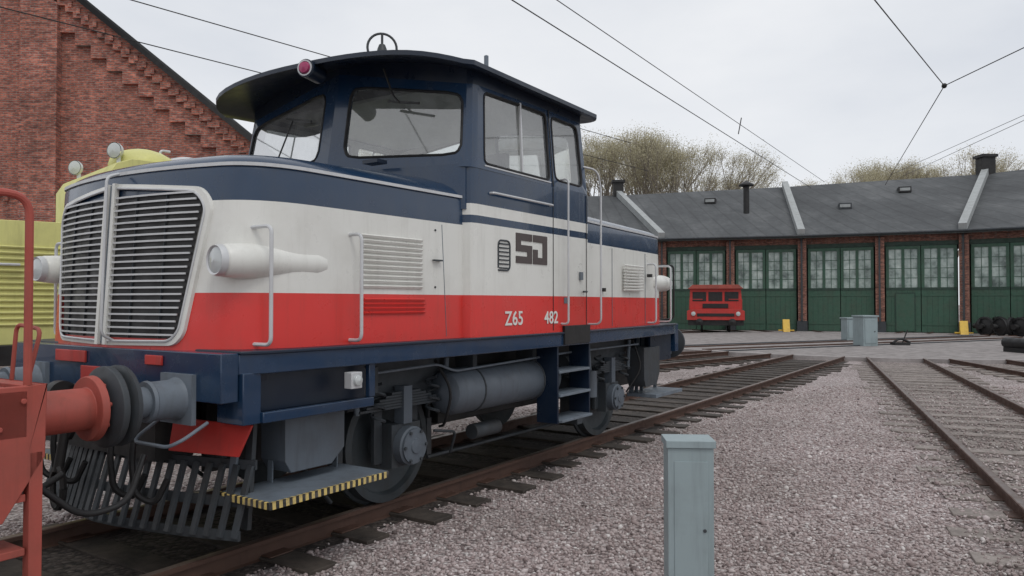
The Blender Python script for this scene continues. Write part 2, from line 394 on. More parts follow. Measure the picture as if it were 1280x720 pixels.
b.done('cab_roof',LOCO,smooth=40)
b=MB(True)
zt=3.93
b.lathe((5.42,0,zt-.03),(0,0,1),[(0,.05),(.04,.05),(.05,.02),(.10,.02),(.12,.03)],GREY)
b.lathe((5.42,0,zt+.07),(0,0,1),[(0,.085),(.015,.08),(.03,.06),(.09,.045),(.13,.03),(.145,.001)],GREYD)
M_=Matrix.Rotation(-.8,4,'Z')
pts=[Vector((5.42,0,0))+M_@Vector((0,.14*math.cos(t),zt+.17+.14*math.sin(t))) for t in np.linspace(-.9,math.pi+.9,24)]
b.tube(pts,.012,GREYD,6)
b.tube([(5.42,0,zt+.20),(5.42,0,zt+.31)],.012,GREYD,6)
b.done('warning_bell',LOCO)
b=MB(True)
LP=(4.36,.12,3.61)
b.lathe(LP,(-1,.3,.0),[(-.22,.075),(0,.078),(.0,.066),(.01,.056)],BLUED)
b.lathe(LP,(-1,.3,.0),[(.0,.056),(.03,.045),(.04,.001)],PURP)
b.lathe((LP[0]-.004,LP[1],LP[2]),(-1,.3,.0),[(.0,.068),(.008,.068),(.008,.056)],CHROME)
b.done('roof_lamp',LOCO)
b=MB(True)
b.lathe((5.45,1.22,3.62),(0,0,1),[(0,.045),(.06,.04),(.065,.02),(.19,.02),(.20,.001)],GREY)
b.tube(rpath([(4.78,.62,3.63),(4.86,.66,3.40),(4.84,.75,3.33)],.05),.009,BLACK,5)
b.bar((4.84,.62,3.36),(4.86,.95,3.30),.012,.02,BLACK)
b.bar((4.78,-.62,3.36),(4.80,-.3,3.30),.012,.02,BLACK)
b.tube([(4.75,-.75,2.90),(4.86,-.62,3.36)],.008,BLACK,5)
b.box((4.60,.55,2.79),(4.72,.72,2.82),BLUED)
b.done('wipers_and_aerial',LOCO)
b=MB(True)
b.box((5.0,-.9,2.3),(5.35,.5,2.88),INTER); b.box((5.9,.4,2.75),(6.3,.9,2.85),BLACK); b.box((6.25,.42,2.85),(6.33,.88,3.12),BLACK)
b.box((6.6,-1.2,2.3),(7.0,-.2,2.90),INTER); b.tube([(5.3,.6,2.85),(5.35,.6,3.0)],.02,BLACK)
b.box((5.15,-1.22,3.50),(7.02,1.22,3.53),INTER)
b.lathe((5.3,.2,2.94),(.6,0,1),[(0,.16),(.02,.17),(.03,.16)],BLACK)
b.done('cab_interior',LOCO)
b=MB(True)
def rail(s,wi,wo,z0,z1,m=CHROME,r=.0125):
    b.tube(rpath([(s,wi,z1),(s,wo,z1),(s,wo,z0),(s,wi,z0)],.05),r,m)
for sd in (1,-1):
    rail(3.06,sd*1.12,sd*1.31,1.37,2.10); rail(3.77,sd*1.24,sd*1.37,1.37,2.10)
    rail(9.75,sd*1.0,sd*1.22,1.37,2.12); rail(9.1,sd*1.15,sd*1.28,1.37,2.12)
    rail(6.50,sd*1.37,sd*1.46,1.42,2.84,r=.011)
    b.tube(rpath([(7.0,sd*1.33,3.05),(7.12,sd*1.46,3.02),(7.20,sd*1.46,2.85),(7.20,sd*1.46,1.40),(7.20,sd*1.3,1.40)],.1),.011,CHROME)
    b.tube(rpath([(5.28,sd*1.37,2.56),(5.28,sd*1.42,2.56),(6.28,sd*1.42,2.56),(6.28,sd*1.37,2.56)],.03),.011,CHROME)
    b.tube(rpath([(10.05,sd*.9,1.38),(10.16,sd*1.1,1.40),(10.16,sd*1.1,2.15),(10.0,sd*.95,2.15)],.06),.013,BLACK)
b.done('handrails',LOCO)
b=MB(True)
fo=[(2.86,1.27),(3.02,1.33),(5.0,1.39),(7.1,1.39),(9.9,1.20),(10.1,1.15)]
full=fo+[(s,-w) for s,w in fo[::-1]]
b.prism([(s,w,1.20) for s,w in full],(0,0,.122),BLUE)
full2=[(s,w*1.012) for s,w in full]
b.prism([(s,w,1.318) for s,w in full2],(0,0,.022),BLUED)
b.box((2.74,-1.27,1.04),(2.86,1.27,1.33),BLUE)
for sd in (1,-1):
    a,c=sorted((sd*1.05,sd*1.30)); b.box((2.87,a,.90),(3.00,c,1.21),BLUE)
    a,c=sorted((sd*1.28,sd*1.32)); b.box((3.0,a,.90),(3.95,c,.965),BLUE); b.box((3.90,a,.966),(3.96,c,1.21),BLUE)
    a,c=sorted((sd*1.16,sd*1.20)); b.box((3.02,a,.95),(3.98,c,1.21),BLUED)
    a,c=sorted((sd*1.16,sd*1.279)); b.box((3.0,a,.90),(3.95,c,.93),BLUED)
    a,c=sorted((sd*1.08,sd*1.12)); b.box((9.3,a,.85),(10.0,c,1.21),BLUED)
b.box((10.08,-1.15,.95),(10.2,1.15,1.33),BLUE)
b.done('underframe',LOCO,bevel=.006)
b=MB(True)
for sd in (1,-1):
    b.prism([(2.98,sd*1.24,.885),(2.86,sd*.62,.90),(2.80,sd*.66,.70),(2.94,sd*1.16,.69)],(.015,0,.0),REDF)
b.box((2.722,.52,1.24),(2.738,.70,1.30),REDF);b.box((2.722,-.6,1.22),(2.738,-.2,1.30),REDF);b.box((2.72,-.25,.95),(2.738,.25,1.2),REDF)
b.done('red_skirt',LOCO,bevel=.004)
b=MB(True)
for sd in (1,-1):
    a,c=sorted((sd*.56,sd*.62)); b.box((3.1,a,.50),(9.9,c,1.2),BLACK)
    a,c=sorted((sd*.86,sd*.9))
    for ax in (4.65,8.4):
        b.box((ax-.55,a,.80),(ax+.55,c,1.2),GREYD)
        b.box((ax-.26,a,.35),(ax-.17,c,.8),GREYD); b.box((ax+.17,a,.35),(ax+.26,c,.8),GREYD)
b.box((5.3,-.8,.55),(7.8,.8,1.15),BLACK)
b.box((3.2,-.5,.6),(9.7,.5,1.2),BLACK)
b.done('main_frame',LOCO,bevel=.005)
b=MB(True)
for ax in (4.65,8.4):
    b.cyl((ax,-.8,.485),(ax,.8,.485),.08,GREYD)
    for sd in (1,-1):
        d=(0,sd,0)
        b.lathe((ax,sd*.68,.485),d,[(0,.05),(0,.515),(.028,.515),(.04,.49),(.13,.482),(.135,.42),(.09,.40),(.075,.18),(.16,.15),(.17,.001)],STEELW,n=48)
        b.box((ax-.17,min(sd*.88,sd*1.0),.32),(ax+.17,max(sd*.88,sd*1.0),.66),GREYD)
        b.lathe((ax,sd*1.0,.485),d,[(0,.155),(.07,.155),(.08,.14),(.10,.14),(.105,.06),(.115,.055),(.12,.001)],TANK,n=28)
        for k in range(6):
            t=k*math.pi/3; b.cyl((ax+.125*math.cos(t),sd*1.08,.485+.125*math.sin(t)),(ax+.125*math.cos(t),sd*1.115,.485+.125*math.sin(t)),.014,GREYD,n=6)
        for k in range(6):
            L=.52-.07*k; z=.80+.022*k
            b.bar((ax-L,sd*.97,z),(ax+L,sd*.97,z),.07,.018,GREYD)
        b.box((ax-.05,min(sd*.92,sd*1.02),.66),(ax+.05,max(sd*.92,sd*1.02),.96),TANK)
        for e in (-1,1):
            b.cyl((ax+e*.52,sd*.97,.78),(ax+e*.56,sd*.97,1.15),.022,GREY,n=10)
            b.box((ax+e*.53-.03,min(sd*.70,sd*.80),.30),(ax+e*.53+.03,max(sd*.70,sd*.80),.62),GREYD)
            b.bar((ax+e*.56,sd*.75,.5),(ax+e*.60,sd*.75,1.1),.03,.03,GREYD,up=(1,0,0))
            b.tube([(ax+e*.33+.055*math.cos(t),sd*1.0+.055*math.sin(t),.70+.016*t) for t in np.linspace(0,6*math.pi,54)],.012,GREYD,5)
b.done('wheelsets',LOCO,smooth=30)
b=MB(True)
for sd in (1,-1):
    b.lathe((5.05,sd*1.02,.86),(1,0,0),[(0,.001),(.02,.10),(.06,.17),(.12,.20),(1.72,.20),(1.78,.17),(1.82,.10),(1.84,.001)],TANK,n=28)
    for s_ in (5.45,6.45):
        b.tube([(s_,sd*(1.02+.205*math.cos(t)),.86+.205*math.sin(t)) for t in np.linspace(-math.pi,math.pi,20)],.010,GREYD,5)
        b.box((s_-.03,min(sd*.9,sd*1.1),1.05),(s_+.03,max(sd*.9,sd*1.1),1.2),GREYD)
    a,c=sorted((sd*.92,sd*1.16)); 
    b.prism([(3.35,a,.52),(3.70,a,.52),(3.82,a,.62),(3.82,a,.97),(3.30,a,.97),(3.30,a,.60)],(0,c-a,0),TANK)
    b.prism([(9.05,a,.55),(9.4,a,.55),(9.5,a,.7),(9.5,a,1.05),(9.0,a,1.05),(9.0,a,.65)],(0,c-a,0),GREYD)
    b.cyl((5.6,sd*.95,.45),(6.0,sd*.95,.45),.07,GREYD); b.cyl((7.15,sd*1.0,.95),(7.6,sd*1.0,.95),.11,GREYD)
    a,c=sorted((sd*.9,sd*1.12)); b.box((7.2,a,.62),(7.55,c,.82),GREYD); b.box((4.02,a,.95),(4.2,c,1.15),GREYD)
    b.box((7.3,a,.30),(7.42,c,.60),GREYD); b.cyl((7.75,sd*1.05,.55),(7.75,sd*1.05,.85),.07,TANK,n=14)
    b.tube(rpath([(3.6,sd*.95,.55),(3.75,sd*.85,.4),(4.05,sd*.78,.12)],.1),.018,GREYD,6)
    b.tube(rpath([(4.2,sd*1.1,1.1),(4.9,sd*1.12,1.12),(5.1,sd*1.15,1.05),(7.0,sd*1.15,1.1),(9,sd*1.08,1.1)],.06),.012,GREY,6)
    b.tube(rpath([(5.15,sd*.8,.28),(7.9,sd*.8,.28)],.06),.018,GREYD,6)
    b.tube(rpath([(5.0,sd*1.0,.55),(5.3,sd*1.0,.5),(5.35,sd*.9,.3)],.06),.014,GREYD,6)
    b.tube(rpath([(4.95,sd*1.05,1.15),(5.0,sd*1.2,.9),(5.02,sd*1.1,.6),(5.2,sd*.9,.55)],.12),.013,RUBBER,6)
    b.tube(rpath([(8.9,sd*1.05,1.15),(8.95,sd*1.15,.8),(8.8,sd*1.0,.5)],.12),.013,RUBBER,6)
b.box((3.65,1.33,1.05),(3.75,1.40,1.16),CHROME)
b.lathe((3.70,1.40,1.105),(0,1,0),[(0,.036),(.02,.036),(.03,.001)],LENS)
b.done('air_tanks_and_pipes',LOCO,bevel=.004,smooth=30)
b=MB(True)
for sd in (1,-1):
    for (s0,s1,wi,wo,hm) in ((2.97,3.98,.95,1.42,HAZ),(9.15,10.05,.85,1.25,GREY)):
        a,c=sorted((sd*wi,sd*wo)); b.box((s0,a,.425),(s1,c,.45),GREY)
        a2,c2=sorted((sd*wo,sd*(wo+.012))); b.box((s0,a2,.405),(s1,c2,.45),hm)
        a3,c3=sorted((sd*wi,sd*(wo+.012))); b.box((s0-.012,a3,.405),(s0,c3,.45),hm)
        for s_ in (s0+.18,s0+.34,s1-.1):
            b.bar((s_,sd*(wi+.05),.43),(s_,sd*(wi+.08),1.2),.05,.012,GREY,up=(1,0,0))
        b.bar((s0+.05,sd*(wi+.03),.44),(s0+.05,sd*(wi+.12),.9),.06,.02,GREY,up=(1,0,0))
    for s_ in (6.47,7.13): 
        a,c=sorted((sd*1.12,sd*1.36)); b.box((s_-.012,a,.44),(s_+.012,c,1.21),BLUED)
    for z,wo in ((.45,1.40),(.70,1.38),(.93,1.37)):
        a,c=sorted((sd*1.12,sd*wo)); b.box((6.483,a,z),(7.117,c,z+.025),GREY)
    a,c=sorted((sd*1.381,sd*1.412)); b.box((6.52,a,1.215),(7.05,c,1.40),BLACK)  # black box for the step recess; its shade is put into the colour
b.done('steps',LOCO,bevel=.003)
b=MB(True)
for sd in (1,-1):
    for (s0,dr) in ((2.74,-1),(10.2,1)):
        w=sd*.875
        b.box((min(s0,s0+dr*.03),w-.16,.90),(max(s0,s0+dr*.03),w+.16,1.20),GREY)
        b.lathe((s0+dr*.03,w,1.05),(dr,0,0),[(0,.13),(.03,.118),(.17,.115),(.18,.124),(.20,.118),(.20,.09),(.34,.09)],GREY)
        b.lathe((s0+dr*.36,w,1.05),(dr,0,0),[(-.02,.10),(0,.20),(.005,.225),(.03,.228),(.045,.20),(.055,.001)],GREYD,n=36)
b.done('buffers',LOCO)
b=MB(True)
for k in range(25):
    w=-1.14+2.28*k/24; s0=2.68+.25*(abs(w)/1.14)**1.5
    b.bar((s0+.12,w,.62),(s0,w,.20),.045,.02,GREYD,up=(1,0,0))
for zz,off in ((.62,.12),(.21,0.0),(.40,.06)):
    ws=np.linspace(-1.16,1.16,13)
    for p,q in zip(ws[:-1],ws[1:]):
        f=lambda w:2.68+.25*(abs(w)/1.14)**1.5+off+.02
        b.bar((f(p),p,zz),(f(q),q,zz),.02,.06,GREYD)
for sd in (1,-1):
    b.bar((3.05,sd*1.1,.22),(3.1,sd*1.1,1.0),.06,.03,GREYD,up=(1,0,0)); b.bar((3.0,sd*.9,.6),(3.1,sd*.9,1.0),.06,.03,GREYD,up=(1,0,0))
b.done('plough',LOCO)
b=MB(True)
b.box((2.5,-.04,.98),(2.74,.04,1.10),BLACK); b.lathe((2.47,-.04,1.04),(0,1,0),[(0,.03),(0,.09),(.08,.09),(.08,.03)],BLACK)
b.tube([(2.52,.0+.07*math.cos(t),.9+.14*math.sin(t)) for t in np.linspace(0,2*math.pi,16)],.022,BLACK,6)
b.cyl((2.5,0,.8),(2.46,0,.55),.03,BLACK); b.tube([(2.46,.07*math.cos(t),.45+.13*math.sin(t)) for t in np.linspace(0,2*math.pi,16)],.022,BLACK,6)
for w in (.36,.60,-.35,-.55):
    b.tube(rpath([(2.76,w,.98),(2.64,w,.93),(2.58,w+.02,.7),(2.6,w+.04,.46),(2.68,w+.12,.40),(2.72,w+.18,.55)],.15,6),.020,RUBBER)
b.tube(rpath([(2.76,1.12,.92),(2.60,1.12,.84),(2.55,1.05,.80),(2.55,.72,.80),(2.60,.66,.82),(2.76,.66,.92)],.06),.011,GREY)
b.tube(rpath([(2.76,-1.12,.92),(2.60,-1.12,.84),(2.55,-.72,.78),(2.74,-.66,.92)],.06),.011,GREY)
b.box((2.78,-.9,.62),(3.05,.55,1.03),BLACK)
b.done('coupling_and_hoses',LOCO)
# ------------------------------------------------------------------ red wagon
WAG=empty('flat_wagon',tuple(-5.1*NN),math.atan2(U.y,U.x))
b=MB(True)
b.box((-6,-1.25,1.0),(1.72,1.25,1.22),ORANGE)
b.box((1.72,-1.25,.92),(1.80,1.25,1.24),ORANGE)
b.prism([(1.80,1.22,1.24),(1.80,1.22,.9),(1.62,1.22,.62),(1.1,1.22,.62),(1.0,1.22,1.24)],(0,.03,0),ORANGE)
b.box((-6,-1.2,1.22),(1.6,1.2,1.27),BLACK)
for s_ in (1.76,):
    b.box((s_-.03,1.19,.05),(s_+.03,1.25,.95),ORANGE); b.box((s_-.5,1.19,.05),(s_-.44,1.25,.95),ORANGE)
for z in (.12,.45,.70): b.box((1.30,1.02,z),(1.72,1.24,z+.035),ORANGE)
for (s_,z) in ((1.7,1.17),(1.6,1.05),(1.5,1.17),(1.3,1.05)): b.cyl((s_,1.25,z),(s_,1.262,z),.014,ORANGE,n=8)
for sd in (1,-1):
    w=sd*.875
    b.lathe((1.80,w,1.05),(1,0,0),[(0,.17),(.03,.17),(.04,.115),(.38,.115),(.38,.175),(.42,.18),(.425,.08),(.46,.08)],ORANGE,n=32)
    b.lathe((2.27,w,1.05),(1,0,0),[(-.03,.08),(-.01,.2),(0,.225),(.035,.225),(.05,.001)],GREYD,n=36)
    for k in range(8):
        t=k*math.pi/4+.2; b.cyl((2.215,w+.15*math.cos(t),1.05+.15*math.sin(t)),(2.24,w+.15*math.cos(t),1.05+.15*math.sin(t)),.014,ORANGE,n=6)
    b.tube(rpath([(1.74,sd*1.2,1.2),(1.74,sd*1.2,2.14),(.7,sd*1.2,2.14),(.7,sd*1.2,1.2)],.10),.019,ORANGE,10)
    b.tube(rpath([(1.76,sd*1.15,1.24),(1.82,sd*1.15,1.5),(1.82,sd*.9,1.52),(1.8,sd*.9,1.24)],.05),.011,ORANGE,8)
    for ax in (-.2,-4.5):
        b.lathe((ax,sd*.68,.46),(0,sd,0),[(0,.05),(0,.49),(.028,.49),(.04,.465),(.13,.458),(.135,.40),(.09,.38),(.075,.18),(.16,.15),(.17,.001)],GREYD,n=40)
        b.box((ax-.15,min(sd*.9,sd*1.1),.3),(ax+.15,max(sd*.9,sd*1.1),.62),ORANGE)
    a,c=sorted((sd*.95,sd*1.02)); b.box((-6,a,.75),(1.7,c,1.0),ORANGE)
b.tube(rpath([(1.8,.3,.95),(1.95,.32,.7),(2.1,.36,.5),(2.3,.4,.62)],.1),.02,RUBBER)
b.tube(rpath([(1.9,.95,.7),(2.1,1.0,.5),(2.35,1.0,.52),(2.5,.9,.75)],.1),.018,RUBBER)
b.box((1.8,-.05,.98),(2.1,.05,1.1),BLACK)
b.done('wagon_body',WAG,bevel=.005)
# ------------------------------------------------------------------ yellow shunter (camera side is local -y)
C=Vector((15.1,32.1,0))
def hd(a): return Vector((math.sin(R(a)),math.cos(R(a)),0))
d2=hd(45.6)
YS=empty('yellow_shunter',tuple(C-d2*30.0),R(90-45.6))
b=MB()
b.prism([(-3.6,1.2,1.1),(-3.6,1.2,2.45),(-3.4,1.2,2.62),(0,1.2,2.68),(0,1.2,1.1)],(0,-2.4,0),YELLOW)
b.box((-3.8,-1.35,.85),(5.2,1.35,1.1),BLACK)
b.prism([(0,1.3,1.1),(0,1.3,3.35),(.1,1.3,3.52),(.3,1.3,3.60),(2.1,1.3,3.60),(2.3,1.3,3.45),(2.3,1.3,1.1)],(0,-2.6,0),YELLOW)
b.sphere((.62,-.75,3.60),.40,YELLOW,sc=(1.15,1,.62)); b.sphere((1.25,-.75,3.60),.33,CHROME,sc=(1.15,1,.66))
b.box((2.3,-1.2,1.1),(5.0,1.2,2.6),YELLOW)
for sy in (1,-1):
    for i in range(14): b.bar((-2.9,sy*1.21,1.35+i*.075),(-1.75,sy*1.21,1.35+i*.075),.03,.03,YELLOW,up=(0,sy*.5,1)); b.bar((-1.5,sy*1.21,1.35+i*.075),(-.3,sy*1.21,1.35+i*.075),.03,.03,YELLOW,up=(0,sy*.5,1))
    for (x0,x1) in ((.25,1.0),(1.25,2.0)):
        a,c=sorted((sy*1.295,sy*1.31)); b.box((x0,a,2.55),(x1,c,3.25),BLACK)
    b.tube(rpath([(-3.7,sy*1.3,1.1),(-3.7,sy*1.3,2.1),(-1,sy*1.3,2.1)],.1),.02,CHROME)
for (x,y) in ((.17,-1.0),(.17,.9),(1.66,-1.05)):
    b.lathe((x,y,3.74),(-1,-.7,0),[(-.13,.03),(-.05,.10),(0,.115),(.02,.115)],CHROME); b.lathe((x,y,3.74),(-1,-.7,0),[(.02,.105),(.04,.05),(.045,.001)],LENS)
    b.cyl((x+.05,y,3.40),(x+.05,y,3.68),.03,CHROME,n=8)
b.tube(rpath([(.95,-.5,3.6),(.95,-.5,3.92),(1.1,-.5,3.92)],.05),.02,CHROME)
for ax in (-2.2,3.2):
    for sd in (1,-1): b.lathe((ax,sd*.68,.485),(0,sd,0),[(0,.05),(0,.5),(.13,.48),(.135,.40),(.09,.38),(.16,.15),(.17,.001)],GREYD,n=32)
for sd in (1,-1):
    b.lathe((-3.8,sd*.875,1.0),(-1,0,0),[(0,.12),(.4,.1),(.4,.22),(.45,.001)],BLACK)
b.done('yellow_shunter_body',YS,bevel=.02)
# ------------------------------------------------------------------ ground, tracks
def gravelmat(name,cols,scale=28):
    m,nt,b=newmat(name); tc=N(nt,'ShaderNodeTexCoord')
    v=N(nt,'ShaderNodeTexVoronoi'); v.inputs['Scale'].default_value=scale; nt.links.new(tc.outputs['Object'],v.inputs['Vector'])
    sp=N(nt,'ShaderNodeSeparateColor'); nt.links.new(v.outputs['Color'],sp.inputs[0])
    r=ramp(nt,cols); nt.links.new(sp.outputs[0],r.inputs[0])
    r2=ramp(nt,[(.0,(1,1,1)),(.45,(.88,.88,.88)),(.8,(.35,.35,.35))]); nt.links.new(v.outputs['Distance'],r2.inputs[0])
    c=mix(nt,r.outputs[0],r2.outputs[0],.8,'MULTIPLY')
    n=noise(nt,.35,5,.65); r3=ramp(nt,[(.35,(.70,.68,.65)),(.62,(1.1,1.08,1.07))]); nt.links.new(n,r3.inputs[0])
    c=mix(nt,c,r3.outputs[0],.9,'MULTIPLY'); nt.links.new(c,b.inputs['Base Color']); b.inputs['Roughness'].default_value=.9
    inv=N(nt,'ShaderNodeMath',operation='SUBTRACT'); inv.inputs[0].default_value=1; nt.links.new(v.outputs['Distance'],inv.inputs[1])
    bump(nt,b,inv.outputs[0],.6,.02); return m
gc=[(0,(.14,.11,.108)),(.2,(.29,.23,.225)),(.5,(.41,.345,.338)),(.8,(.53,.475,.47)),(1,(.68,.65,.64))]
GRAV=gravelmat('gravel',gc,38); 
GRAVD=gravelmat('ballast_oily',[(0,(.025,.02,.018)),(.5,(.06,.048,.042)),(1,(.12,.10,.09))],28)
GRAVT=gravelmat('ballast_track',[(0,(.10,.085,.075)),(.5,(.25,.21,.195)),(1,(.42,.37,.35))],30)
def stonemat():
    m,nt,b=newmat('gravel_stones'); a=N(nt,'ShaderNodeAttribute'); a.attribute_name='tone'
    r=ramp(nt,gc); nt.links.new(a.outputs['Fac'],r.inputs[0])
    n=noise(nt,.35,5,.65); r3=ramp(nt,[(.35,(.72,.70,.67)),(.62,(1.08,1.06,1.05))]); nt.links.new(n,r3.inputs[0])
    nt.links.new(mix(nt,r.outputs[0],r3.outputs[0],.9,'MULTIPLY'),b.inputs['Base Color']); b.inputs['Roughness'].default_value=.85; return m
def wood(name,c1,c2):
    m,nt,b=newmat(name); n=noise(nt,5,6,.7,(1,1,1)); r=ramp(nt,[(.3,c1),(.7,c2)]); nt.links.new(n,r.inputs[0]); nt.links.new(r.outputs[0],b.inputs['Base Color']); b.inputs['Roughness'].default_value=.85; bump(nt,b,n,.6,.02); return m
SLEEP=wood('sleeper_wood',(.022,.018,.015),(.085,.068,.056)); SLEEPG=wood('sleeper_grey',(.13,.11,.098),(.33,.29,.265))
RAILM=paint('rail_rust',(.095,.052,.038),.55,(.05,.03,.025),.6,.2); RAILTOP=paint('rail_top',(.16,.125,.11),.4,(.12,.07,.05),.7,.4)
def sheet(name,poly,z,mat):
    b=MB(); b.add([(x,y,z) for x,y in poly],[tuple(range(len(poly)))],mat); return b.done(name)
sheet('ground',[(-400,-300),(400,-300),(400,500),(-400,500)],-.14,GRAV)
def track(heading,d0,d1,smat,ballast,zoff,s0=None,name='railway_track',zs_=0):
    d=hd(heading); c=C
    if abs(heading-33.5)<.01: d=U.copy(); c=U*35.1+NN*-5.1
    n=Vector((d.y,-d.x,0)); T=empty(name); b=MB()
    for sd in (1,-1):
        o=n*sd*.7525
        prof=[(-.065,-.16),(.065,-.16),(.065,-.145),(.012,-.125),(.012,-.04),(.036,-.03),(.036,-.004),(.028,0),(-.028,0),(-.036,-.004),(-.036,-.03),(-.012,-.04),(-.012,-.125),(-.065,-.145)]
        vs=[];A=c-d*d0+o;B_=c-d*d1+o
        for P in (A,B_):
            for (x,z) in prof: vs.append(P+n*x+Vector((0,0,z)))
        k=len(prof); 
        for i in range(k):
            j=(i+1)%k; b.add([vs[i],vs[j],vs[k+j],vs[k+i]],[(0,1,2,3)],RAILTOP if i in (7,) else RAILM)
        b.add(vs[:k],[tuple(range(k))],RAILM)
    b.done('rails',T)
    b=MB(); dd=s0 if s0 else d0+1.6
    while dd<d1:
        p=c-d*dd; j=random.uniform(-.07,.07); tw=random.uniform(-.03,.03)
        a=(d+n*tw).normalized(); nn=Vector((a.y,-a.x,0)); L=1.27+random.uniform(-.08,.06)
        M=Matrix(((a.x,nn.x,0,p.x),(a.y,nn.y,0,p.y),(0,0,1,zoff+zs_+random.uniform(-.010,.004)),(0,0,0,1)))
        b.box((-.12,-L+j,-.25),(.12,L+j,-.112),smat,M)
        for sd in (1,-1): b.box((-.1,sd*.7525-.11,-.112),(.1,sd*.7525+.11,-.10),RAILM,M)
        dd+=.62+random.uniform(-.03,.03)
    b.done('sleepers',T,bevel=.012)
    if ballast:
        b=MB(); hw=.95
        A=c-d*(d0+.3);B_=c-d*d1; b.add([A+n*hw,A-n*hw,B_-n*hw,B_+n*hw],[(0,1,2,3)],ballast)
        for i,v in enumerate(b.v): b.v[i]=(v[0],v[1],-.136+zoff)
        b.done('ballast_bed',T)
track(33.5,10.3,42,SLEEP,GRAVD,.002)
track(21.4,10.3,36,SLEEPG,GRAVT,.006,zs_=-.010)
track(45.6,10.3,48,SLEEP,GRAVD,.010)
track(57.7,10.3,48,SLEEPG,GRAVT,.014)
track(69.8,10.3,40,SLEEPG,GRAVT,.018)
track(9.3,10.3,34,SLEEPG,GRAVT,.012)
track(-2.8,10.3,34,SLEEPG,GRAVT,.016)
track(-14.9,10.3,34,SLEEPG,GRAVT,.020)
def pavemat(name,c1,c2,sc=1.2):
    m,nt,b=newmat(name); n=noise(nt,sc,7,.7); r=ramp(nt,[(.3,c1),(.7,c2)]); nt.links.new(n,r.inputs[0]); nt.links.new(r.outputs[0],b.inputs['Base Color']); b.inputs['Roughness'].default_value=.9
    n2=noise(nt,25,4,.7); bump(nt,b,n2,.5,.01); return m
PAVE=pavemat('apron_concrete',(.20,.18,.175),(.42,.39,.38)); DECK=pavemat('turntable_deck',(.14,.125,.12),(.36,.33,.32),2.5)
APR=empty('turntable')
b=MB(); circ=lambda r,z,n=96:[(C.x+r*math.cos(2*math.pi*i/n),C.y+r*math.sin(2*math.pi*i/n),z) for i in range(n)]
b.add(circ(10.0,-.05)+circ(10.0,-.3),[tuple(range(96))]+[(i,(i+1)%96,96+(i+1)%96,96+i) for i in range(96)],DECK); b.done('deck',APR,smooth=20)
b=MB(); a_=circ(10.35,-.02);i_=circ(10.06,-.02); b.add(a_+i_+circ(10.35,-.3)+circ(10.06,-.3),[(i,(i+1)%96,96+(i+1)%96,96+i) for i in range(96)]+[(i,(i+1)%96,192+(i+1)%96,192+i) for i in range(96)]+[(96+i,96+(i+1)%96,288+(i+1)%96,288+i) for i in range(96)],PAVE); b.done('kerb_ring',APR,smooth=20)
b=MB()
for hdg in (62,):
    d=hd(hdg);n=Vector((d.y,-d.x,0))
    for o in (-.7525,.7525): b.bar(C-d*9.9+n*o+Vector((0,0,-.03)),C+d*9.9+n*o+Vector((0,0,-.03)),.07,.06,RAILM)
    for o in (-1.6,1.6): b.bar(C-d*9.9+n*o+Vector((0,0,-.04)),C+d*9.9+n*o+Vector((0,0,-.04)),.12,.05,GREYD)
b.done('bridge_rails',APR)
sheet('pavement',[(C.x+17.5*math.sin(R(a)),C.y+17.5*math.cos(R(a))) for a in range(-80,100,6)]+[(C.x+10.3*math.sin(R(a)),C.y+10.3*math.cos(R(a))) for a in range(94,-86,-6)],-.132,PAVE)
T2=empty('apron_track'); b=MB()
for a in (-40,-27.9,-15.5,-3,10,22.5,35,47.5,60):
    d=hd(a);n=Vector((d.y,-d.x,0))
    for o in (-.7525,.7525): b.bar(C+d*10.35+n*o+Vector((0,0,-.10)),C+d*16.5+n*o+Vector((0,0,-.10)),.07,.07,RAILM)
b.done('rails_in_apron',T2)
